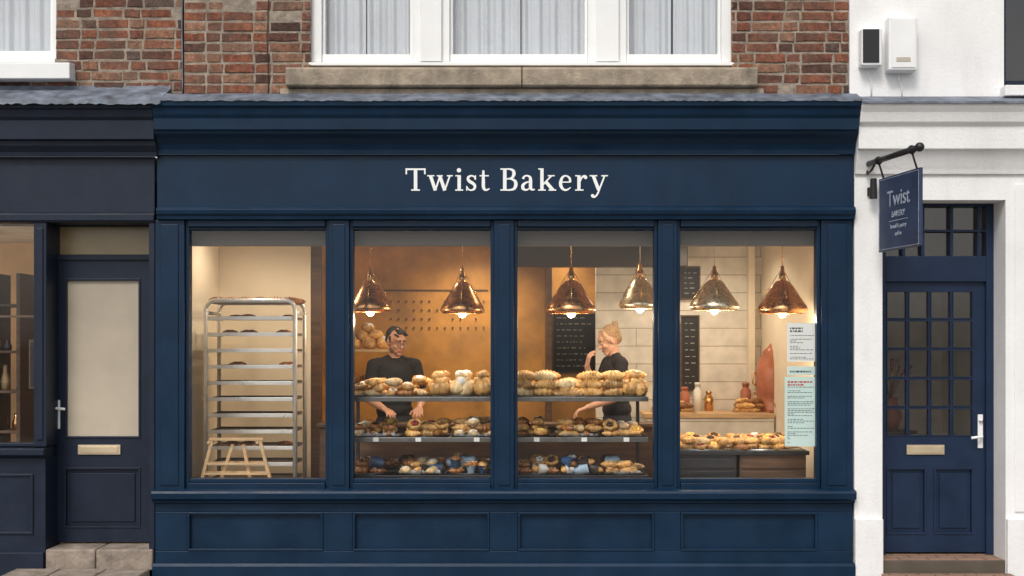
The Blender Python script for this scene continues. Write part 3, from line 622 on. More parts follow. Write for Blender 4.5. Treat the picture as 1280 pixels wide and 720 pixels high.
def fill_top():
    z=SZ[0]+0.005
    m=MB(); tray(m,-1.17,-0.62,0.38,0.82,SZ[0],DSTEEL)
    for lay in range(3):
        for yy in (0.43,0.56,0.70):
            x=-1.11+RR.uniform(0,.04)
            while x<-0.66:
                k=RR.random(); zz=z+lay*0.040
                if lay and RR.random()<0.20*lay: x+=0.10; continue
                if k<0.55: croissant(m,(x,yy,zz),0.15,RR.uniform(-0.9,0.9)+(3.14 if RR.random()<.5 else 0),RR.choice([CRUST,CRUST,CRUST2,PALE]),0.037,RR.uniform(-.4,.4))
                elif k<0.62: bun(m,(x,yy,zz),0.050,0.032,CRUST,SUGAR)
                elif k<0.78: loaf(m,(x,yy,zz),0.15,RR.uniform(-.8,.8),CRUST2 if RR.random()<.5 else CRUST,0.030)
                else: danish(m,(x,yy,zz),0.052,RR.choice([CUSTARD,SUGAR,CHOC]),RR.uniform(.1,.7))
                x+=RR.uniform(0.10,0.14)
    liner(m,-1.16,-0.9,0.385,SZ[0],0.02)
    m.build('assorted_pastries',None,True)
    m=MB(); tray(m,-0.60,-0.13,0.38,0.82,SZ[0],DSTEEL)
    for j,yy in enumerate((0.47,0.66)):
        for i,x in enumerate((-0.52,-0.365,-0.215)):
            rr=RR.uniform(.086,.098)
            brioche(m,(x+RR.uniform(-.01,.01),yy,z),rr,CRUST if i in(0,2) else PALE,SUGAR if i==1 or RR.random()<.35 else CRUST)
            bun(m,(x+RR.uniform(-.02,.02),yy,z+0.115),0.054,0.036,CRUST if i!=1 else PALE,SUGAR if i==1 else None)
    m.build('sugared_brioche',None,True)
    m=MB(); tray(m,0.0,0.97,0.38,0.82,SZ[0],DSTEEL)
    for j,yy in enumerate((0.45,0.60,0.76)):
        x=0.08+RR.uniform(0,.03)
        while x<0.93:
            k=RR.random()
            if k<0.7: 
                nl=RR.choice([2,3,3])
                for l in range(nl): croissant(m,(x+RR.uniform(-.015,.015),yy+l*.012,z+l*0.056),0.20-.01*l,RR.uniform(-.6,.6)+(3.14 if RR.random()<.5 else 0),CRUST if RR.random()<.75 else PALE,0.050,RR.uniform(-.4,.4))
            else: brioche(m,(x,yy,z),0.088,CRUST,CRUST); bun(m,(x,yy,z+.115),0.055,0.036,CRUST)
            x+=RR.uniform(0.145,0.18)
    m.build('golden_croissants',None,True)
def fill(name,x0,x1,y0,y1,z,kinds,layers=2,step=(0.085,0.12),tr=PAPER,lh=0.040,paper=False):
    m=MB(); tray(m,x0,x1,y0,y1,z,tr)
    if paper: liner(m,x0+0.02,x1-0.02,y0+0.006,z,RR.uniform(.022,.034))
    z+=0.005
    for lay in range(layers):
        yy=y0+0.05
        while yy<y1-0.03:
            x=x0+0.05+RR.uniform(0,0.03)
            while x<x1-0.04:
                if not(lay and RR.random()<0.30*lay):
                    kinds[RR.randrange(len(kinds))](m,(x,yy+RR.uniform(-.01,.01),z+lay*lh))
                x+=RR.uniform(*step)
            yy+=0.11
    m.build(name,None,True)
K_cr=lambda m,c:croissant(m,c,RR.uniform(.13,.16),RR.uniform(0,6.2),RR.choice([CRUST,CRUST,CRUST2,PALE]),RR.uniform(.031,.037),RR.uniform(-.3,.3))
K_bun=lambda m,c:bun(m,c,RR.uniform(.040,.050),0.030,CRUST)
K_sug=lambda m,c:bun(m,c,0.047,0.028,PALE,SUGAR)
K_choc=lambda m,c:loaf(m,c,0.13,RR.uniform(-.8,.8),CRUST2,0.029)
K_cho2=lambda m,c:bun(m,c,0.044,0.026,CRUST2,CHOC)
K_loaf=lambda m,c:loaf(m,c,0.15,RR.uniform(-.8,.8),CRUST,0.031)
K_dan=lambda m,c:danish(m,c,0.052,RR.choice([BERRY,CUSTARD,CUSTARD,SUGAR,CHOC]),RR.uniform(.1,.6))
K_dfl=lambda m,c:danish(m,c,0.050,RR.choice([BERRY,CUSTARD,SUGAR,CUSTARD,CHOC]),0.15)
K_muf=lambda m,c:muffin(m,c,0.034,RR.choice([WRAP,WRAPL]),SUGAR if RR.random()<.3 else None)
K_wr=wrapped
fill_top()
fill('mixed_pastries',-1.17,-0.80,0.38,0.82,SZ[1],[K_sug,K_cho2,K_dan,K_cho2],2,tr=DSTEEL,paper=True)
fill('mixed_pastries',-0.78,-0.46,0.38,0.82,SZ[1],[K_dan,K_cr,K_cr],3,tr=DSTEEL)
fill('mixed_pastries',-0.44,-0.13,0.38,0.82,SZ[1],[K_sug,K_loaf,K_cr],3,tr=DSTEEL,paper=True)
fill('mixed_pastries',0.02,0.32,0.38,0.82,SZ[1],[K_dan,K_cho2,K_cr],3,tr=DSTEEL)
fill('mixed_pastries',0.34,0.64,0.38,0.82,SZ[1],[K_cr,K_cr,K_choc],3,tr=DSTEEL,paper=True)
fill('mixed_pastries',0.66,0.97,0.38,0.82,SZ[1],[K_dan,K_loaf,K_sug],2,tr=DSTEEL)
fill('wrapped_pastries',-1.17,-0.86,0.38,0.82,SZ[2],[K_wr,K_cho2,K_choc],2,tr=DSTEEL,lh=.045)
fill('wrapped_pastries',-0.84,-0.50,0.38,0.82,SZ[2],[K_wr,K_sug,K_cr],2,tr=DSTEEL,lh=.045,paper=True)
fill('wrapped_pastries',-0.48,-0.13,0.38,0.82,SZ[2],[K_wr,K_choc,K_muf],2,tr=DSTEEL,lh=.045)
fill('wrapped_pastries',0.02,0.34,0.38,0.82,SZ[2],[K_wr,K_dan,K_choc],2,tr=DSTEEL,lh=.045)
fill('wrapped_pastries',0.36,0.64,0.38,0.82,SZ[2],[K_wr,K_wr,K_cho2],2,tr=DSTEEL,lh=.045)
fill('wrapped_pastries',0.66,0.97,0.38,0.82,SZ[2],[K_cr,K_wr,K_loaf],2,tr=DSTEEL,lh=.045,paper=True)
e=empty('serving_counter'); m=MB(); ct=0.885; cx0,cx1=X(851,.5)-0.03,X(1012,.5)
m.box(cx0,cx1,0.50,1.15,ct-0.03,ct,DSTEEL); m.box(cx0+0.0,X(921,.52),0.53,1.12,FL,ct-0.031,DSTEEL); m.box(X(925,.52),cx1-0.02,0.525,1.12,FL,ct-0.031,BROWN)
for i in range(5): 
    z=ct-0.06-i*0.09; m.box(X(928,.5),cx1-0.03,0.512,0.524,z-0.07,z,BROWN); m.box(cx0+.01,X(918,.5),0.518,0.529,z-0.07,z,DSTEEL)
m.build('counter',e,bevel=0.003)
fill('tray_of_danishes',cx0+0.02,cx0+0.40,0.52,1.1,ct,[K_dfl,K_cr,K_dfl],2,(0.085,0.1),STEEL)
fill('tray_of_danishes',cx0+0.42,cx1-0.02,0.52,1.1,ct,[K_cr,K_dfl,K_loaf,K_dfl],2,(0.085,0.1),STEEL)
m=MB(); m.box(-1.5,1.15,1.08,1.30,FL,1.02,BROWN); m.box(-1.52,1.17,1.06,1.34,1.0205,1.05,BROWN); m.build('service_counter',None,bevel=0.004)
m=MB(); m.box(X(850,2.4)-0.3,2.3,2.35,2.95,FL,1.02,TILE); m.box(X(850,2.4)-0.32,2.3,2.33,2.97,1.0205,1.06,WOOD); m.build('back_counter',None,bevel=0.004)
BZ=1.06
fill('bread_rolls',1.25,1.62,2.38,2.68,BZ,[K_bun,K_cr],3,tr=WOOD); fill('bread_rolls',1.98,2.26,2.38,2.68,BZ,[K_loaf,K_cr],3,tr=WOOD)
m=MB(); c=(X(966,2.5),2.55,BZ)
m.lathe([(0.0,0.0),(0.12,0.0),(0.13,0.03),(0.115,0.05),(0.135,0.16),(0.14,0.34),(0.12,0.46),(0.08,0.52),(0.085,0.54),(0.04,0.58),(0.015,0.61),(0.0,0.62)],c,COPPER,28); m.tube([(c[0],c[1]-0.13,BZ+.08),(c[0],c[1]-0.18,BZ+.08),(c[0],c[1]-0.18,BZ+.05)],0.01,BRASS,8)
for s in (-1,1): m.tube([(c[0]+s*0.13,c[1],BZ+.24),(c[0]+s*0.17,c[1],BZ+.26),(c[0]+s*0.17,c[1],BZ+.34),(c[0]+s*0.13,c[1],BZ+.36)],0.008,BRASS,8)
m.build('drinks_urn',None,True)
def jar(px,y,h,r,mt):
    m=MB(); b=(X(px,y),y,BZ); m.lathe([(0,0),(r,0),(r,h*0.7),(r*0.6,h*0.8),(r*0.6,h*0.9),(r*0.7,h*0.9),(r*0.7,h),(0,h)],b,mt,16); m.build('storage_jar',None,True)
for px,h,r,mt in ((856,0.22,0.045,COPPER),(872,0.26,0.04,PAPER),(886,0.18,0.04,BRASS),(932,0.26,0.05,COPPER),(946,0.18,0.045,WOOD),(1012,0.24,0.06,PAPER)): jar(px,2.8,h,r,mt)
e=empty('bread_stand'); m=MB(); bx0,bx1=-1.46,-1.02
for z in (0.5,0.9,1.3,1.60): m.box(bx0,bx1,2.1,2.45,z,z+0.025,WOOD)
for x in (bx0+0.02,bx1-0.02):
    for y in (2.12,2.43): m.box(x-0.015,x+0.015,y-0.015,y+0.015,FL,1.60,WOOD)
m.build('stand',e,bevel=0.003)
m=MB()
for i in range(3): bun(m,(bx0+0.09+i*0.13,2.25,1.626),0.075,0.055,CRUST,SUGAR)
for i in range(2): bun(m,(bx0+0.15+i*0.13,2.27,1.70),0.07,0.05,CRUST)
bun(m,(bx0+0.21,2.27,1.775),0.06,0.04,CRUST,SUGAR)
for z in (0.925,1.325):
    for i in range(3): bun(m,(bx0+0.09+i*0.13,2.25,z),0.07,0.05,CRUST2)
m.build('round_loaves',None,True)

# baking rack
e=empty('baking_rack'); m=MB(); rx0,rx1=X(257,0.75),X(369,0.75); rz1=Z(376,0.75); r=0.0165
for y in (0.75,1.20):
    cr_=0.07; pts=[(rx0,y,FL+0.1),(rx0,y,rz1-cr_)]+[(rx0+cr_-cr_*math.cos(a),y,rz1-cr_+cr_*math.sin(a)) for a in [math.pi/2*k/6 for k in range(1,7)]]
    pts+=[(rx1-cr_+cr_*math.sin(a),y,rz1-cr_+cr_*math.cos(a)) for a in [math.pi/2*k/6 for k in range(0,7)]]+[(rx1,y,FL+0.1)]
    m.tube(pts,r,ALU,10); m.tube([(rx0,y,FL+0.14),(rx1,y,FL+0.14)],r*0.8,ALU,8)
for x in (rx0,rx1):
    for z in (FL+0.14,rz1-0.09): m.tube([(x,0.75,z),(x,1.20,z)],r*0.8,ALU,8)
    for y in (0.75,1.2): m.lathe([(0,0),(0.02,0),(0.045,0.02),(0.05,0.05),(0.045,0.08),(0.02,0.1),(0,0.1)],(x,y,FL),BLACK,14)
zr=[rz1-0.14-k*0.122 for k in range(14)]
for z in zr:
    for x,s in ((rx0,1),(rx1,-1)): m.box(min(x+s*0.012,x+s*0.04),max(x+s*0.012,x+s*0.04),0.755,1.195,z-0.006,z-0.002,ALU)
m.build('rack_frame',e,True)
m=MB()
for i,z in enumerate(zr): 
    tray(m,rx0+0.018,rx1-0.018,0.751,1.19,z,TRAYM,0.020); m.box(rx0+0.018,rx1-0.018,0.742,0.7505,z-0.004,z+0.024,ALU)
m.box(rx0+0.02,rx1-0.02,0.755,1.19,rz1-0.02,rz1-0.014,TRAYM)
m.build('oven_trays',e,bevel=0.001)
m=MB()
for i,z in enumerate(zr[:13]):
    if i not in (0,1,3,8): continue
    for yy in (0.85,1.02):
        x=rx0+0.08+RR.uniform(0,.12)
        while x<rx1-0.07:
            if RR.random()<0.7:
                if i%2==0: croissant(m,(x,yy,z+0.005),0.13,RR.uniform(-.5,.5),CRUST2,0.026)
                else: loaf(m,(x,yy,z+0.005),0.14,RR.uniform(-.3,.3),CRUST2,0.026)
            x+=RR.uniform(0.115,0.16)
for k in range(6):
    for yy in (0.8,0.95,1.1): croissant(m,(rx0+0.08+k*0.108,yy,rz1-0.014),0.14,RR.uniform(-.6,.6),CRUST2,0.032)
m.build('rack_croissants',None,True)

e=empty('wooden_step_stool'); m=MB(); zb0=Z(602,.13)
def bar(a,b,wd=0.022,th=0.02):
    a=Vector(a); b=Vector(b); d=(b-a); L_=d.length; zax=d.normalized(); yax=Vector((0,1,0)); xax=yax.cross(zax); 
    if xax.length<0.1: xax=Vector((1,0,0))
    xax.normalize(); yax=zax.cross(xax); M=Matrix((xax,yax,zax)).transposed(); m.obox((a+b)/2,(wd,th,L_),M,WOOD)
for yy in (0.18,0.30):
    xa,xb,xc,xd=X(252,yy),X(262,yy),X(322,yy),X(338,yy); ztp=Z(549,yy)
    bar((xa,yy,zb0),(xb+0.02,yy,ztp)); bar((xd,yy,zb0),(xc+0.015,yy,ztp)); bar((xb,yy-0.004,ztp),(xc+0.04,yy-0.004,ztp),0.02)
    bar((X(275,yy),yy+0.03,zb0),(X(290,yy),yy+0.03,Z(556,yy))); bar((X(312,yy),yy+0.03,zb0),(X(303,yy),yy+0.03,Z(556,yy)))
    bar((xa+0.04,yy-0.006,zb0+0.12),(xd-0.04,yy-0.006,zb0+0.12),0.016,0.012); bar((xa+0.02,yy-0.008,zb0+0.05),(xd-0.02,yy-0.008,zb0+0.05),0.016,0.012)
for px in (264,324): bar((X(px,.24),0.16,Z(552,.24)),(X(px,.24),0.32,Z(552,.24)),0.02)
m.build('frame',e,bevel=0.002)

def poster(px0,px1,py0,py1,mt,y=0.078,seed=0,head=None):
    e=empty('window_poster'); x0,x1,z0,z1=X(px0,y),X(px1,y),Z(py1,y),Z(py0,y)
    m=MB(); m.box(x0,x1,y,y+0.002,z0,z1,mt); m.build('sheet',e)
    m=MB(); R=random.Random(seed); z=z1-0.03; k=0
    while z<z1 and z>z0+0.02:
        h=0.012 if k in(0,1) else 0.004; x=x0+0.02
        while x<x1-0.03:
            wd=R.uniform(0.006,0.022); m.box(x,min(x+wd,x1-0.015),y-0.0012,y-0.0003,z-h,z,head if (head and k<2) else INK); x+=wd+0.006
            if R.random()<0.10: break
        z-=h+R.choice([0.008,0.008,0.022]); k+=1
    m.build('print',e)
BERR=mat('red_ink',(0.5,0.08,0.06),0.8)
poster(984,1021,404,452,PAPER,seed=1); poster(981,1021,471,558,MINT,seed=5,head=BERR); poster(984,1019,458,469,MINT,seed=8)

# ---------------------------------------------------------------- people
class Fig:
    def __init__(s): s.p=[]; s.X=Matrix.Identity(4)
    def cap(s,a,b,ra,rb,tag): s.p.append(('c',s.X@Vector(a),s.X@Vector(b),ra,rb,tag))
    def el(s,c,r,tag,rot=(0,0,0)): s.p.append(('e',s.X@Vector(c),(s.X.to_3x3()@Euler(rot).to_matrix()),r,0,tag))
def person(name,loc,rotz,hm,look,arms,hair,tags,scale=1.0,woman=False,lean=0.0):
    f=Fig(); W=0.90 if woman else 1.0
    up=Matrix.Translation((0,0,0.95))@Euler((lean,0,0)).to_matrix().to_4x4()@Matrix.Translation((0,0,-0.95))
    f.X=up
    f.el((0,0,1.27),(0.165*W,0.112,0.17),'shirt'); f.cap((-.135*W,0.005,1.372),(.135*W,0.005,1.372),0.062,0.062,'shirt')
    f.el((0,0,1.08),(0.145*W,0.105,0.18),'shirt'); f.cap((-.09*W,0.01,1.39),(0,0.015,1.425),0.05,0.05,'shirt'); f.cap((.09*W,0.01,1.39),(0,0.015,1.425),0.05,0.05,'shirt')
    if woman: f.el((-.06,-.085,1.255),(0.06,0.045,0.06),'shirt'); f.el((.06,-.085,1.255),(0.06,0.045,0.06),'shirt')
    f.cap((0,0.012,1.42),(0,-0.008,1.53),0.054*W,0.050*W,'skin')
    f.el((0,0,0.99),(0.155,0.115,0.10),'shirt')
    for s,(E,Wr,hd,pn) in zip((-1,1),arms):
        S=Vector((s*0.175*W,0.005,1.365)); E=Vector(E); Wr=Vector(Wr)
        f.cap(S,S.lerp(E,0.62),0.060*W,0.053*W,'shirt'); f.cap(S,E,0.044*W,0.037*W,'skin'); f.cap(E,E.lerp(Wr,0.35),0.038*W,0.040*W,'skin'); f.cap(E.lerp(Wr,0.35),Wr,0.040*W,0.025*W,'skin')
        d=Vector(hd).normalized(); n=Vector(pn); n=(n-d*n.dot(d)).normalized(); sd=d.cross(n)*s
        for k in range(4):
            o=(k-1.5); kn=Wr+d*(0.088-0.004*abs(o-0.3))+sd*o*0.0215
            f.cap(Wr+d*0.012+sd*o*0.011,kn,0.015,0.0115,'skin')
            L_=[0.062,0.074,0.068,0.052][k]; p=kn; ang=0.15
            for j,fr in enumerate((0.45,0.32,0.23)):
                ang+=0.35; dd=(d*math.cos(ang)+n*math.sin(ang)+sd*o*0.05).normalized(); q=p+dd*L_*fr; f.cap(p,q,0.0095-0.0008*j,0.0088-0.0008*j,'skin'); p=q
        t0=Wr+d*0.03-sd*0.022; t1=t0+(d*0.55-sd*0.75+n*0.25).normalized()*0.042; t2=t1+(d*0.85-sd*0.35+n*0.35).normalized()*0.032
        f.cap(t0,t1,0.014,0.0115,'skin'); f.cap(t1,t2,0.011,0.009,'skin')
    f.X=Matrix.Identity(4); f.el((0,0,0.90),(0.155,0.115,0.11),'trou')
    for s in (-1,1):
        f.cap((s*.085,0,.88),(s*.095,-.005,.50),.082,.058,'trou'); f.cap((s*.095,-.005,.50),(s*.10,.015,.10),.056,.042,'trou')
        f.cap((s*.10,.02,.045),(s*.105,-.14,.035),.04,.034,'shoe')
    piv=Vector((0,0,1.50)); f.X=up@Matrix.Translation(piv)@Euler(look).to_matrix().to_4x4()@Matrix.Translation(-piv)
    HX=f.X.copy()
    f.el((0,0.008,1.592),(0.072,0.090,0.092),'skin'); f.el((0,-.022,1.53),(0.057,0.066,0.072),'skin'); f.el((0,-.070,1.482),(0.028,0.022,0.020),'skin')
    f.el((0,-.060,1.60),(0.055,0.028,0.035),'skin')
    f.cap((0,-.085,1.578),(0,-.103,1.545),0.009,0.0135,'skin'); f.el((-.010,-.094,1.542),(.009,.010,.008),'skin'); f.el((.010,-.094,1.542),(.009,.010,.008),'skin')
    for s in (-1,1):
        f.el((s*.074,.004,1.56),(.010,.020,.030),'skin',(0,0,s*0.3)); f.el((s*.038,-.066,1.545),(.024,.020,.022),'skin')
        f.cap((s*.016,-.086,1.598),(s*.046,-.074,1.597),.0065,.005,'hair')
    f.el((0,-.086,1.512),(.022,.010,.0055),'lips'); f.el((0,-.084,1.503),(.018,.010,.005),'lips')
    if hair=='short':
        # short back and sides, fuller on top and swept over to one side
        f.el((0,.034,1.612),(.0745,.080,.078),'hair'); f.el((0,.055,1.575),(.068,.050,.062),'hair')
        R=random.Random(3)
        for k in range(26):
            u=R.uniform(-1,1); v=R.uniform(-1,1); px_=0.052*u; py_=-0.020+0.058*v
            pz_=1.668-0.030*u*u-0.012*v*v+R.uniform(0,.012)
            f.el((px_,py_,pz_),(.010,.028,.012),'hair',(R.uniform(-.35,.35),R.uniform(-.3,.3),0.5+R.uniform(-.4,.4)))
        for s in (-1,1): f.el((s*.070,-.008,1.590),(.007,.014,.028),'hair')
        f.el((0,-.062,1.487),(.036,.026,.017),'beard'); f.el((-.047,-.03,1.506),(.013,.028,.026),'beard'); f.el((.047,-.03,1.506),(.013,.028,.026),'beard')
    else:
        f.el((0,.030,1.612),(.0765,.086,.080),'hair'); f.el((0,.060,1.570),(.068,.048,.062),'hair')
        R=random.Random(5)
        for s in (-1,1):   # strands drawn back from the temples to the bun
            for k in range(6):
                z0=1.600+k*0.013; f.cap((s*(.062-.006*k),-.048+.002*k,z0),(s*.030,.085,1.645+.004*k),.0095,.0085,'hair')
            f.cap((s*.070,-.030,1.585),(s*.073,-.028,1.535),.0045,.003,'hair')
        for k in range(11):
            a=R.uniform(0,6.28); f.el((.022*math.cos(a),.094+.018*math.sin(a*1.7),1.658+.022*math.sin(a)),(.018,.022,.014),'hair',(R.uniform(-.8,.8),R.uniform(-.6,.6),a))
    mb=MB()
    for q in f.p:
        if q[0]=='c':
            a,b,ra,rb=q[1],q[2],q[3],q[4]; d=(b-a); L_=d.length; ax=d.normalized(); n=8; path=[];rs=[]
            for k in range(n): t=math.pi/2*(1-k/n); path.append(a-ax*ra*math.sin(t)); rs.append(max(1e-4,ra*math.cos(t)))
            for k in range(n+1): t=math.pi/2*k/n; path.append(b+ax*rb*math.sin(t)); rs.append(max(1e-4,rb*math.cos(t)))
            mb.tube(path,rs,SKIN,14)
        else: mb.ell(q[1],q[3],SKIN,q[2],seg=24,rings=16)
    o=mb.build(name+'_tmp',None)
    md=o.modifiers.new('r','REMESH'); md.mode='VOXEL'; md.voxel_size=0.0048; md.use_smooth_shade=True
    sm=o.modifiers.new('s','SMOOTH'); sm.iterations=3; sm.factor=0.5
    dg=bpy.context.evaluated_depsgraph_get(); me=bpy.data.meshes.new_from_object(o.evaluated_get(dg)); bpy.data.objects.remove(o)
    nf=len(me.polygons); C=np.empty(nf*3); me.polygons.foreach_get('center',C); C=C.reshape(-1,3); best=np.full(nf,1e9); idx=np.zeros(nf,int)
    taglist=['skin','hair','shirt','trou','shoe','lips','beard']
    for q in f.p:
        if q[0]=='c':
            a=np.array(q[1]);b=np.array(q[2]);ab=b-a;t=np.clip(((C-a)@ab)/max(1e-9,ab@ab),0,1); dist=np.linalg.norm(C-a-t[:,None]*ab,axis=1)-(q[3]+(q[4]-q[3])*t)
        else:
            Mi=np.array(q[2].inverted()); l=(C-np.array(q[1]))@Mi.T; k=np.linalg.norm(l/np.array(q[3]),axis=1); g=np.linalg.norm(l/np.array(q[3])**2,axis=1)+1e-9; dist=k*(k-1)/g
        u=dist<best; best[u]=dist[u]; idx[u]=taglist.index(q[5])
    me.materials.clear()
    for t in taglist: me.materials.append(tags[t])
    me.polygons.foreach_set('material_index',idx.astype('int32')); me.polygons.foreach_set('use_smooth',[True]*nf)
    me.name=name; ob=bpy.data.objects.new(name,me); COL.objects.link(ob)
    ey=MB()
    for s in (-1,1):
        c=HX@Vector((s*.030,-.079,1.574)); Mr=HX.to_3x3(); ey.ell(c,(.013,.010,.006),EYEW,Mr,10,7); c2=HX@Vector((s*.030,-.0865,1.573)); ey.ell(c2,(.006,.004,.0055),BLACK,Mr,8,6)
        c3=HX@Vector((s*.030,-.082,1.581)); ey.ell(c3,(.016,.010,.005),tags['skin'],Mr,10,6)
    eo=ey.build('eyes',ob,True)
    if not woman:   # thin spectacles
        g=MB()
        for s in (-1,1):
            g.tube([HX@Vector((s*.031+.021*math.cos(a),-.098+.004*abs(math.cos(a)),1.572+.016*math.sin(a))) for a in [2*math.pi*k/16 for k in range(16)]],.0016,BLACK,6,closed=True)
            g.tube([HX@Vector((s*.052,-.094,1.575)),HX@Vector((s*.078,-.02,1.578)),HX@Vector((s*.080,.010,1.572))],.0015,BLACK,6)
        g.tube([HX@Vector((-.010,-.102,1.576)),HX@Vector((0,-.104,1.579)),HX@Vector((.010,-.102,1.576))],.0016,BLACK,6)
        g.build('spectacles',ob,True)
    ob.location=loc; ob.rotation_euler=(0,0,rotz); ob.scale=(scale,)*3
    return ob
STUB=mat('stubble_skin',(0.16,0.085,0.055),0.7,scale=60,amt=0.3)
mt_tags=dict(skin=SKIN,hair=HAIRD,shirt=SHIRT,trou=TROU,shoe=BLACK,lips=LIPS,beard=STUB)
wt_tags=dict(skin=SKIN2,hair=HAIRB,shirt=SHIRT,trou=TROU,shoe=BLACK,lips=LIPS,beard=SKIN2)
s_m=(Z(408,1.6)-FL)/1.69
person('man',(X(493,1.6),1.62,FL),math.radians(18),0,(math.radians(17),0,math.radians(20)),
   [((-.235,-.03,1.10),(-.15,-.27,1.02),(0.35,-1,-.25),(0,-.2,-1)),((.235,-.03,1.10),(.14,-.28,1.02),(-.35,-1,-.25),(0,-.2,-1))],'short',mt_tags,s_m)
person('woman',(X(772,1.6),1.64,FL),math.radians(-72),0,(math.radians(22),0,math.radians(-6)),
   [((-.22,-.10,1.12),(-.10,-.20,1.36),(0.35,0.15,1),(0.2,1,0)),((.20,-.08,1.10),(.12,-.30,1.04),(-.2,-1,-.3),(0,-.2,-1))],'bun',wt_tags,(Z(404,1.6)-FL)/1.70,True,math.radians(4))

# ---------------------------------------------------------------- left neighbouring shop
LX0=-6.2; LX1=-2.482
m=MB(); m.prof([(0.0,Z(196)),P(0.05,196),P(0.055,190),P(0.09,182),P(0.095,176),P(0.125,174),P(0.13,150),P(0.15,146),P(0.16,137),P(0.175,135),P(0.18,129),(0.0,Z(126))],LX0,-2.453,NAVY2); m.build('cornice',left,bevel=0.003)
m=MB(); n=140; vs=[]
for i in range(n+1):
    x=LX0+(X(206,-.1)-LX0)*i/n; j=random.uniform(-0.006,0.006)
    vs+=[(x,BY-0.002,Z(105)+j),(x,BY-0.006,Z(109)),(x,-0.13+j*.6,Z(120,-.13)+j*0.6),(x,-0.213,Z(126,-.2)+0.004+j*.3),(x,-0.216,Z(130.5,-.2)+j)]
m.add(vs,[(5*i+k,5*i+5+k,5*i+6+k,5*i+1+k) for i in range(n) for k in range(4)],LEAD); m.build('lead_roof_apron',left)
m=MB(); m.box(LX0,LX1,0.0,0.3,Z(266),Z(196),NAVY2); m.box(LX0,LX1,-0.02,-0.0005,Z(276),Z(268),NAVY2); m.box(LX0,LX1,0.001,0.3,Z(278),Z(266)-0.0005,NAVY2); m.build('fascia_board',left,bevel=0.003)
DY=0.22
m=MB(); zth=0.246
m.box(X(42),X(58),0.0,0.30,Z(558.5),Z(278)-0.001,NAVY2); m.box(X(46),X(54),-0.01,-0.0005,Z(550),Z(285),NAVY2)
m.box(LX1-0.04,LX1,0.0,0.30,zth,Z(278)-0.001,NAVY2)
for x in (-4.4,-5.3): m.box(x-0.03,x+0.03,0.02,0.12,Z(556)+.001,Z(278)-0.001,NAVY2)
m.box(LX0,LX0+0.06,0.0,0.3,Z(558.5),Z(278)-0.001,NAVY2)
m.box(LX0+0.06,X(42)-0.0005,0.02,0.12,Z(558.5),Z(554),NAVY2)
m.build('window_frame',left,bevel=0.004)
m=MB(); m.prof([(0.12,Z(572)),(-0.02,Z(572)),(-0.06,Z(569,-.06)),(-0.06,Z(561,-.06)),(0.12,Z(559))],LX0,X(58.5),NAVY2)
m.box(LX0,X(57),0.0,0.30,0.0,Z(572)-0.0005,NAVY2)
for a,b in ((-100,42),(-260,-112)):
    q=0.02; x0,x1=X(a),X(b); z0,z1=Z(668),Z(592)
    for r_ in ((x0,x1,z1-q,z1),(x0,x1,z0,z0+q),(x0,x0+q,z0+q,z1-q),(x1-q,x1,z0+q,z1-q)): m.box(r_[0]+.0005,r_[1]-.0005,-0.012,-0.0005,r_[2]+.0005,r_[3]-.0005,NAVY2)
m.box(LX0,X(56)-0.0005,-0.03,-0.0005,0.0,Z(690),NAVY2)
m.build('stallriser',left,bevel=0.004)
pane('shop_window_pane',LX0+.03,X(43),Z(562),Z(276),0.06,GLASS,left)
def bx(m,a,b,c,d,y0,y1,mt): m.box(X(a,y0),X(b,y0),y0,y1,Z(d,y0),Z(c,y0),mt)
m=MB(); e=empty('door'); e.parent=left
y=DY
m.box(X(57.3,y),X(67,y),y,y+0.1,zth,Z(278)+0.02,NAVY2); bx(m,66.9,192,318,325,y+0.001,y+0.09,NAVY2); bx(m,66.9,192,274,283,y+0.001,y+0.09,NAVY2)
bx(m,186.5,192,283,318,y+0.002,y+.09,NAVY2)
m.build('door_frame',e,bevel=0.003)
pane('transom_pane',X(60,y),X(192,y),Z(319,y),Z(280,y),y+0.05,GLOWPANE,e)
m=MB(); y=DY+0.02; zd=zth+0.012
def panel_door(m,x0,x1,z0,z1,y,mt,lights,panels):
    xs=sorted(set([x0,x1]+[q for r in lights+panels for q in r[:2]])); zs=sorted(set([z0,z1]+[q for r in lights+panels for q in r[2:]]))
    for i in range(len(xs)-1):
        for k in range(len(zs)-1):
            cx=(xs[i]+xs[i+1])/2; cz=(zs[k]+zs[k+1])/2
            if any(r[0]<cx<r[1] and r[2]<cz<r[3] for r in lights+panels): continue
            m.add([(xs[i],y,zs[k]),(xs[i+1],y,zs[k]),(xs[i+1],y,zs[k+1]),(xs[i],y,zs[k+1])],[(0,1,2,3)],mt)
    for r in lights+panels:
        a,b,c,d=r; q=0.016 if r in panels or (b-a)>0.3 else 0.006
        for t in ((a,b,d-q,d),(a,b,c,c+q),(a,a+q,c+q,d-q),(b-q,b,c+q,d-q)): m.box(t[0]+.0004,t[1]-.0004,y-0.007,y+0.03,t[2]+.0004,t[3]-.0004,mt)
    for a,b,c,d in panels:
        m.box(a+0.016,b-0.016,y+0.018,y+0.03,c+0.016,d-0.016,mt); m.box(a+0.045,b-0.045,y+0.006,y+0.0175,c+0.045,d-0.045,mt)
    return m
lights=[(X(81,y),X(176,y),Z(548,y),Z(348,y))]; panels=[(X(80,y),X(176,y),Z(660,y),Z(584,y))]
panel_door(m,X(67.3,y),X(191,y),zd,Z(325.3,y),y,NAVY2,lights,panels); m.build('door_leaf',e,bevel=0.002)
pane('frosted_glass',lights[0][0],lights[0][1],lights[0][2],lights[0][3],y+0.015,FROST,e)
BRASS2=mat('aged_brass',(0.62,0.50,0.34),0.4,metal=0.5)
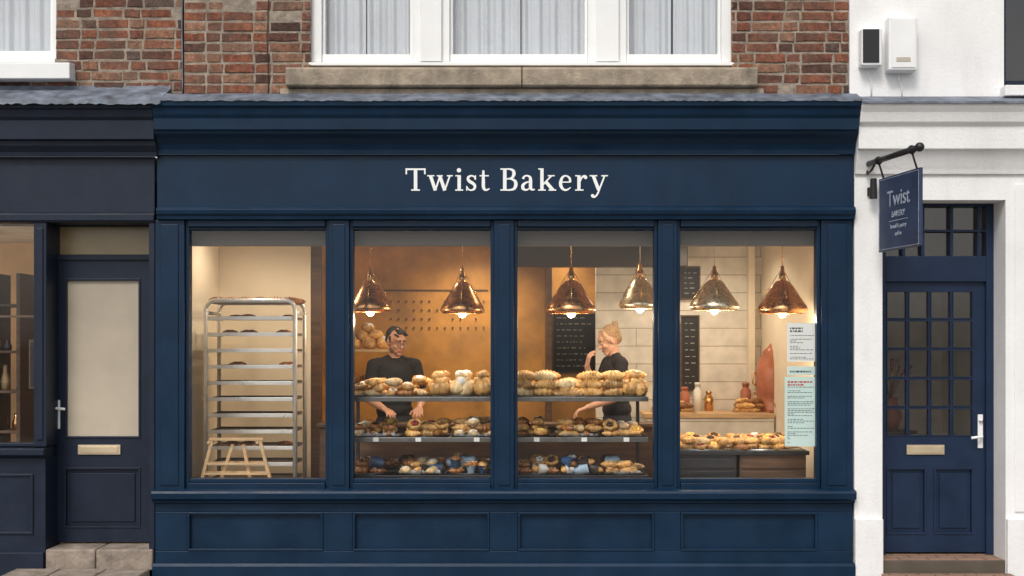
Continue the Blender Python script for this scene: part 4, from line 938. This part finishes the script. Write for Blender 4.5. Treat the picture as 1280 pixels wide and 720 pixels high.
m=MB(); m.box(X(98,y),X(151,y),y-0.012,y-0.0005,Z(568,y),Z(556,y),BRASS2); m.box(X(101,y),X(148,y),y-0.016,y-0.0125,Z(566,y),Z(558,y),BRASS2); m.build('letterbox',e,bevel=0.002)
m=MB(); hx=X(72,y); m.box(hx-0.02,hx+0.02,y-0.01,y-0.0005,Z(536,y),Z(500,y),WHITE); m.tube([(hx,y-0.01,Z(510,y)),(hx,y-0.05,Z(510,y))],0.009,STEEL,8); m.tube([(hx,y-0.05,Z(510,y)),(hx+0.07,y-0.05,Z(511,y))],0.010,WHITE,8); m.build('door_handle',e,bevel=0.002)
TAN=mat('tan_wall',(0.46,0.31,0.18),0.8,scale=2,amt=0.2)
m=MB(); m.box(LX0,LX1,2.4,2.5,0.1,Z(270),TAN); m.box(LX0,LX1,0.31,2.4,0.1,0.2,FLOORM); m.box(LX0,LX1,0.31,2.4,Z(270),Z(266),CEIL); m.box(LX0,LX0+.05,0.31,2.4,0.2,Z(270),CREAM); m.box(LX1-.05,LX1,0.31,2.4,0.2,Z(270),CREAM)
m.build('shop_interior',left)
_CE=CE; CE=Z(270)
pendant(-75,282,330,44,1.2,22)  # lamp added out of view to light the neighbouring interior
CE=_CE
m=MB(); lx0=-4.4; lx1=X(47,0.8)
for z in (0.75,1.0,1.3,1.6,1.95): m.box(lx0,lx1-.1,0.7,1.0,z,z+0.02,BROWN)
for x in (lx0,-3.9,lx1-.12): m.box(x,x+0.03,0.69,1.01,0.2,2.2,BROWN)
m.build('display_bookcase',None,bevel=0.003)
m=MB(); R=random.Random(5)
for z in (0.77,1.02,1.32,1.62):
    x=lx0+0.07
    while x<lx1-0.16:
        h=R.uniform(0.08,0.2); r_=R.uniform(0.02,0.04); m.lathe([(0,0),(r_,0),(r_*1.1,h*.4),(r_*.5,h*.75),(r_*.5,h),(0,h)],(x,R.uniform(.75,.95),z+0.001),R.choice([COPPER,PAPER,WOOD,BRASS,DARK,STEEL]),12); x+=R.uniform(0.07,0.12)
m.build('bottles',None,True)
m=MB()
for k,(px,z0_,z1_) in enumerate(((-30,1.45,1.85),(36,1.35,1.7))):
    m.box(X(px,.3),X(px,.3)+0.09,0.30,0.315,z0_,z1_,BROWN); m.box(X(px,.3)+.012,X(px,.3)+0.078,0.296,0.2995,z0_+.015,z1_-.015,CHALK)
m.box(X(-34,.3),X(46,.3),0.296,0.32,1.86,1.875,BROWN)
for px in (-30,40): m.tube([(X(px,.3)+.02,0.31,1.87),(X(px,.3)+.02,0.31,Z(271))],0.003,BLACK,6)
m.build('hanging_picture_frames',None,bevel=0.001)
m=MB(); 
for a,b in ((58,120),(120.8,191.5)): m.box(X(a),X(b),-0.02,0.40,0.10,zth,STEP)
m.build('doorstep',left,bevel=0.012)
m=MB()
for a,b in ((22,78),(78.8,136),(136.8,190)): m.box(X(a),X(b)-0.004,-0.36,-0.034,0.0,0.118,STEP)
m.build('stone_step',None,bevel=0.014)

# ---------------------------------------------------------------- right white building
RX0=XB+0.013; RX1=6.4
dx0=X(1103); dx1=X(1257); dzt=Z(250)
ux0,ux1,uz0,uz1=X(1258),X(1258)+0.95,Z(108),Z(108)+1.4
def wallgrid(m,x0,x1,z0,z1,y0,y1,ops,mt):
    xs=sorted(set([x0,x1]+[q for o in ops for q in o[:2]])); zs=sorted(set([z0,z1]+[q for o in ops for q in o[2:] if z0<q<z1]))
    for i in range(len(xs)-1):
        for k in range(len(zs)-1):
            cx=(xs[i]+xs[i+1])/2; cz=(zs[k]+zs[k+1])/2
            if any(o[0]<cx<o[1] and o[2]<cz<o[3] for o in ops): continue
            m.box(xs[i],xs[i+1],y0,y1,zs[k],zs[k+1],mt)
m=MB(); wallgrid(m,XR+0.002,RX1,Z(160),ztop,0.045,0.4,[(ux0,ux1,uz0,uz1)],RENDER)
m.build('upper_wall',right)
m=MB(); wallgrid(m,RX0,RX1,0.0,Z(160)-0.001,0.0,0.4,[(dx0,dx1,0.0,dzt)],RENDER); m.build('lower_wall',right)
m=MB(); m.box(XR-0.05,RX1,-0.03,0.45,ztop,ztop+0.1,RENDER); m.build('coping',right,bevel=0.008)
m=MB(); m.prof([(-0.0005,Z(218)),P(0.02,218),P(0.03,212),P(0.05,203),P(0.075,192),P(0.085,188),P(0.115,186),P(0.12,158),P(0.15,152),P(0.17,140),P(0.19,134),P(0.20,128),(0.04,Z(124))],XB+0.012,RX1,RENDER); m.build('cornice',right,bevel=0.005)
m=MB(); m.prof([(0.044,Z(119)),(-0.20,Z(126.5,-.2)),(-0.212,Z(127,-.2)),(-0.212,Z(129.5,-.2)),(-0.203,Z(129.5,-.2)),(-0.2,Z(127.6,-.2)),(0.044,Z(122))],XB+0.011,RX1+.01,LEAD); m.build('lead_capping',right)
m=MB(); m.box(RX0-0.002,X(1103)-0.002,-0.035,-0.0005,0.0,Z(648),RENDER); m.box(X(1257)+0.002,RX1,-0.035,-0.0005,0.0,Z(648),RENDER)
m.box(X(1268),X(1420),-0.012,-0.0005,Z(640),Z(230),RENDER)
m.build('pilaster',right,bevel=0.006)
m=MB(); m.box(ux0-.03,ux1+.03,-0.06,0.12,uz0-0.075,uz0-0.001,RENDER); m.build('window_sill',right,bevel=0.006)
m=MB(); y=0.14
for r_ in ((ux0,ux0+.05,uz0,uz1),(ux1-.05,ux1,uz0,uz1),(ux0+.05,ux1-.05,uz0,uz0+.07),(ux0+.05,ux1-.05,uz1-.06,uz1),(ux0+.05,ux1-.05,uz0+.7,uz0+.75)): m.box(r_[0]+.0005,r_[1]-.0005,y,y+.06,r_[2]+.0005,r_[3]-.0005,NAVY2)
m.build('window_frame',right,bevel=0.003); pane('window_pane',ux0,ux1,uz0,uz1,y+.03,GLASS2,right)
m=MB(); m.box(ux0-.1,ux1+.1,.8,.85,uz0-.1,uz1+.1,DARK); m.build('upper_room',right)
e=empty('door'); e.parent=right; y=0.22
m=MB(); fx0=dx0+0.0
m.box(fx0,X(1104,y)+0.02,y,y+0.1,0.17,dzt+.02,NAVY3); m.box(X(1233,y),dx1,y,y+0.1,0.17,dzt+.02,NAVY3)
m.box(X(1104,y)+0.0205,X(1233,y)-.0005,y+.001,y+0.09,Z(352,y),Z(320,y),NAVY3); m.box(X(1104,y)+0.0205,X(1233,y)-.0005,y+.001,y+0.09,Z(258,y),dzt+.02,NAVY3)
for px in (1128,1152,1188,1222): m.box(X(px,y),X(px,y)+0.022,y+.002,y+.08,Z(320,y)+.0005,Z(258,y)-.0005,NAVY3)
m.box(X(1104,y)+0.0205,X(1233,y)-.0005,y+.003,y+.075,Z(290,y),Z(287,y),NAVY3)
m.build('door_frame',e,bevel=0.003)
pane('transom_pane',X(1100,y),X(1233,y),Z(322,y),Z(256,y),y+0.05,GLASS3,e)
y=0.25; m=MB(); x0,x1=X(1107,y),X(1217,y); za,zb2=Z(546,y),Z(363,y); lights=[]
for i in range(4):
    for k in range(5):
        wq=(x1-x0)/4; hq=(zb2-za)/5; g=0.006; lights.append((x0+i*wq+g,x0+(i+1)*wq-g,za+k*hq+g,za+(k+1)*hq-g))
panels=[(X(1108,y),X(1158,y),Z(668,y),Z(584,y)),(X(1167,y),X(1217,y),Z(668,y),Z(584,y))]
xs0,xs1=X(1104,y)-0.02,X(1234,y)-0.002
panel_door(m,xs0,xs1,0.185,Z(352.5,y),y,NAVY3,lights+[],panels); m.build('door_leaf',e,bevel=0.0015)
m=MB(); R=random.Random(8)
for a,b,c_,d_ in lights:
    t=R.uniform(-.0012,.0012); u_=R.uniform(-.0012,.0012); m.add([(a,y+.018+t,c_),(b,y+.018-t,c_),(b,y+.018-t+u_,d_),(a,y+.018+t+u_,d_)],[(0,1,2,3)],GLASS3)
m.build('glazing',e)
m=MB(); m.box(X(1133,y),X(1180,y),y-.012,y-.0005,Z(568,y),Z(556,y),BRASS2); m.box(X(1136,y),X(1177,y),y-.016,y-.0125,Z(566,y),Z(558,y),BRASS2); m.build('letterbox',e,bevel=.002)
m=MB(); hx=X(1225,y); m.box(hx-.018,hx+.018,y-.01,y-.0005,Z(560,y),Z(518,y),WHITE); m.tube([(hx,y-.01,Z(545,y)),(hx,y-.05,Z(545,y))],.009,STEEL,8); m.tube([(hx,y-.05,Z(545,y)),(hx-.08,y-.05,Z(547,y))],.010,WHITE,8); m.lathe([(0,0),(.014,0),(.014,.01),(0,.01)],(hx,y-.02,Z(527,y)),STEEL,12); m.build('door_handle',e,bevel=.002)
m=MB(); m.box(2.45,3.6,1.7,1.75,0.1,2.9,mat('hall_wall',(0.60,0.50,0.38),0.8,scale=1.5,amt=0.4)); m.box(2.45,2.5,.41,1.7,.1,2.9,CREAM); m.box(3.55,3.6,.41,1.7,.1,2.9,CREAM); m.box(2.45,3.6,.41,1.7,2.9,2.95,CEIL); m.box(2.45,3.6,.41,1.7,.05,.17,FLOORM); m.build('hallway',right)
m=MB(); c=(2.98,1.2,0.17); m.lathe([(0,0),(.14,0),(.12,.02),(.02,.05),(.02,.78),(.20,.8),(.20,.82),(0,.82)],c,BROWN,20); m.lathe([(0,.82),(.05,.82),(.09,.93),(.05,1.05),(.06,1.08)],c,COPPER,16)
for k in range(14):
    A=k*.9; m.tube([(c[0],c[1],c[2]+1.06),(c[0]+.06*math.cos(A),c[1]+.06*math.sin(A),c[2]+1.2),(c[0]+.16*math.cos(A),c[1]+.16*math.sin(A),c[2]+1.28+.05*(k%3))],[.004,.008,.016],BERRY if k%2 else WOOD,6)
m.build('hall_table_vase',None,True)
m=MB(); m.box(dx0+.001,dx1-.001,0.0,0.40,0.0,0.17,PAVER); m.build('doorstep',right,bevel=0.01)
m=MB(); m.box(dx0-.02,dx1+.02,-0.34,-0.037,0.0,0.085,PAVER); m.build('brick_step',None,bevel=0.01)

def ubox(name,px0,px1,py0,py1,dep,body,face):
    e=empty(name); m=MB(); y1=0.044; y0=y1-dep; x0,x1=X(px0,y0),X(px1,y0); z0,z1=Z(py1,y0),Z(py0,y0)
    m.box(x0,x1,y0,y1,z0,z1,body); m.build('housing',e,bevel=0.012,seg=3)
    m=MB(); m.box(x0+.008,x1-.022,y0-.006,y0-.0003,z0+.02,z1-.008,face) if name=='junction_box' else m.box(x0+.018,x1-.018,y0-.006,y0-.0003,z0+.02,z1-.02,face)
    if name=='alarm_box': m.box(x0+.05,x1-.05,y0-.009,y0-.0065,z0+.06,z0+.09,CEIL)
    m.build('cover',e,bevel=0.004)
    m=MB(); xc=(x0+x1)/2; m.tube([(xc,y1-.012,z0+.005),(xc,y1-.012,z0-.05),(xc+.02,y1-.012,z0-.10),(xc+.02,y1-.012,Z(119))],0.005,body,8); m.build('cable_conduit',e,True)
ubox('junction_box',1077,1103,35,82,0.10,WHITE,BLACK); ubox('alarm_box',1111,1147,20,88,0.11,WHITE,WHITE)
# hanging sign
e=empty('hanging_sign'); A0=Vector((2.46,-0.005,2.915)); A1=Vector((2.575,-0.80,2.915)); dr=(A1-A0).normalized()
m=MB(); m.tube([A0,A1],0.020,BLACK,12); m.ell(A1+dr*0.01,(0.030,0.030,0.030),BLACK)
m.tube([A0+Vector((0,0.003,0)),A0+Vector((0,-0.012,0))],0.05,BLACK,18)
m.tube([(A0.x,-0.012,A0.z),(A0.x,-0.03,A0.z-0.07),(A0.x+.01,-0.10,A0.z-0.05),(A0.x+.02,-0.15,A0.z-0.012)],0.008,BLACK,8)
m.build('bracket_arm',e,True)
m=MB(); s0=A0+dr*0.14; s1=A0+dr*0.76; zt_=2.795; zb_=2.295; perp=Vector((-dr.y,dr.x,0))
M=Matrix((dr,perp,Vector((0,0,1)))).transposed(); c=(s0+s1)/2+Vector((.035,0,0)); c.z=(zt_+zb_)/2
m.obox(c,((s1-s0).length,0.022,zt_-zb_),M,SIGNB); m.build('sign_board',e,bevel=0.004)
m=MB(); Lw=(s1-s0).length; hh=zt_-zb_
for sd in (-1,1):
    for (cx_,cz_,wx,wz) in ((0,hh/2-.014,Lw-.02,.003),(0,-hh/2+.014,Lw-.02,.003),(-Lw/2+.014,0,.003,hh-.03),(Lw/2-.014,0,.003,hh-.03),(0,-0.055,Lw*.45,.004)):
        m.obox(c+M@Vector((cx_,sd*0.0122,cz_)),(wx,0.002,wz),M,SIGNW)
m.build('border_line',e)
for sgn in (1,-1):
    for txt,sz,dz in (('Twist',0.15,0.045),('BAKERY',0.056,-0.030),('bread & pastry',0.040,-0.105),('coffee',0.040,-0.155)):
        cu=bpy.data.curves.new('sign_text','FONT'); cu.body=txt; cu.size=sz; cu.align_x='CENTER'; cu.extrude=0.001; o=bpy.data.objects.new('sign_text',cu); COL.objects.link(o); o.data.materials.append(SIGNW)
        xa=dr*sgn; za=Vector((0,0,1)); na=xa.cross(za)
        Mx=Matrix((xa,za,na)).transposed().to_4x4()
        o.matrix_world=Matrix.Translation(c+na*0.0125+Vector((0,0,dz)))@Mx; o.parent=e
for t in (0.2,0.70):
    m=MB(); p=A0+dr*t; m.tube([(p.x,p.y,p.z-.01),(p.x+.035,p.y,zt_-.005)],0.007,BLACK,8); 
    m.tube([(p.x+.024*math.cos(a),p.y,p.z+.024*math.sin(a)) for a in [2*math.pi*q/12 for q in range(12)]],0.006,BLACK,6,closed=True); m.build('hanger',e,True)
e=empty('wall_spotlight'); m=MB(); p=Vector((X(1090),-0.002,Z(240))); m.box(p.x-.035,p.x+.02,-0.02,-0.001,p.z-.03,p.z+.03,BLACK); m.tube([(p.x-.01,-.02,p.z),(p.x-.01,-.07,p.z+.01)],.012,BLACK,10); m.tube([(p.x-.01,-.075,p.z+.085),(p.x-.01,-.07,p.z-.055)],[.022,.028],BLACK,14); m.build('fitting',e,bevel=0.003)
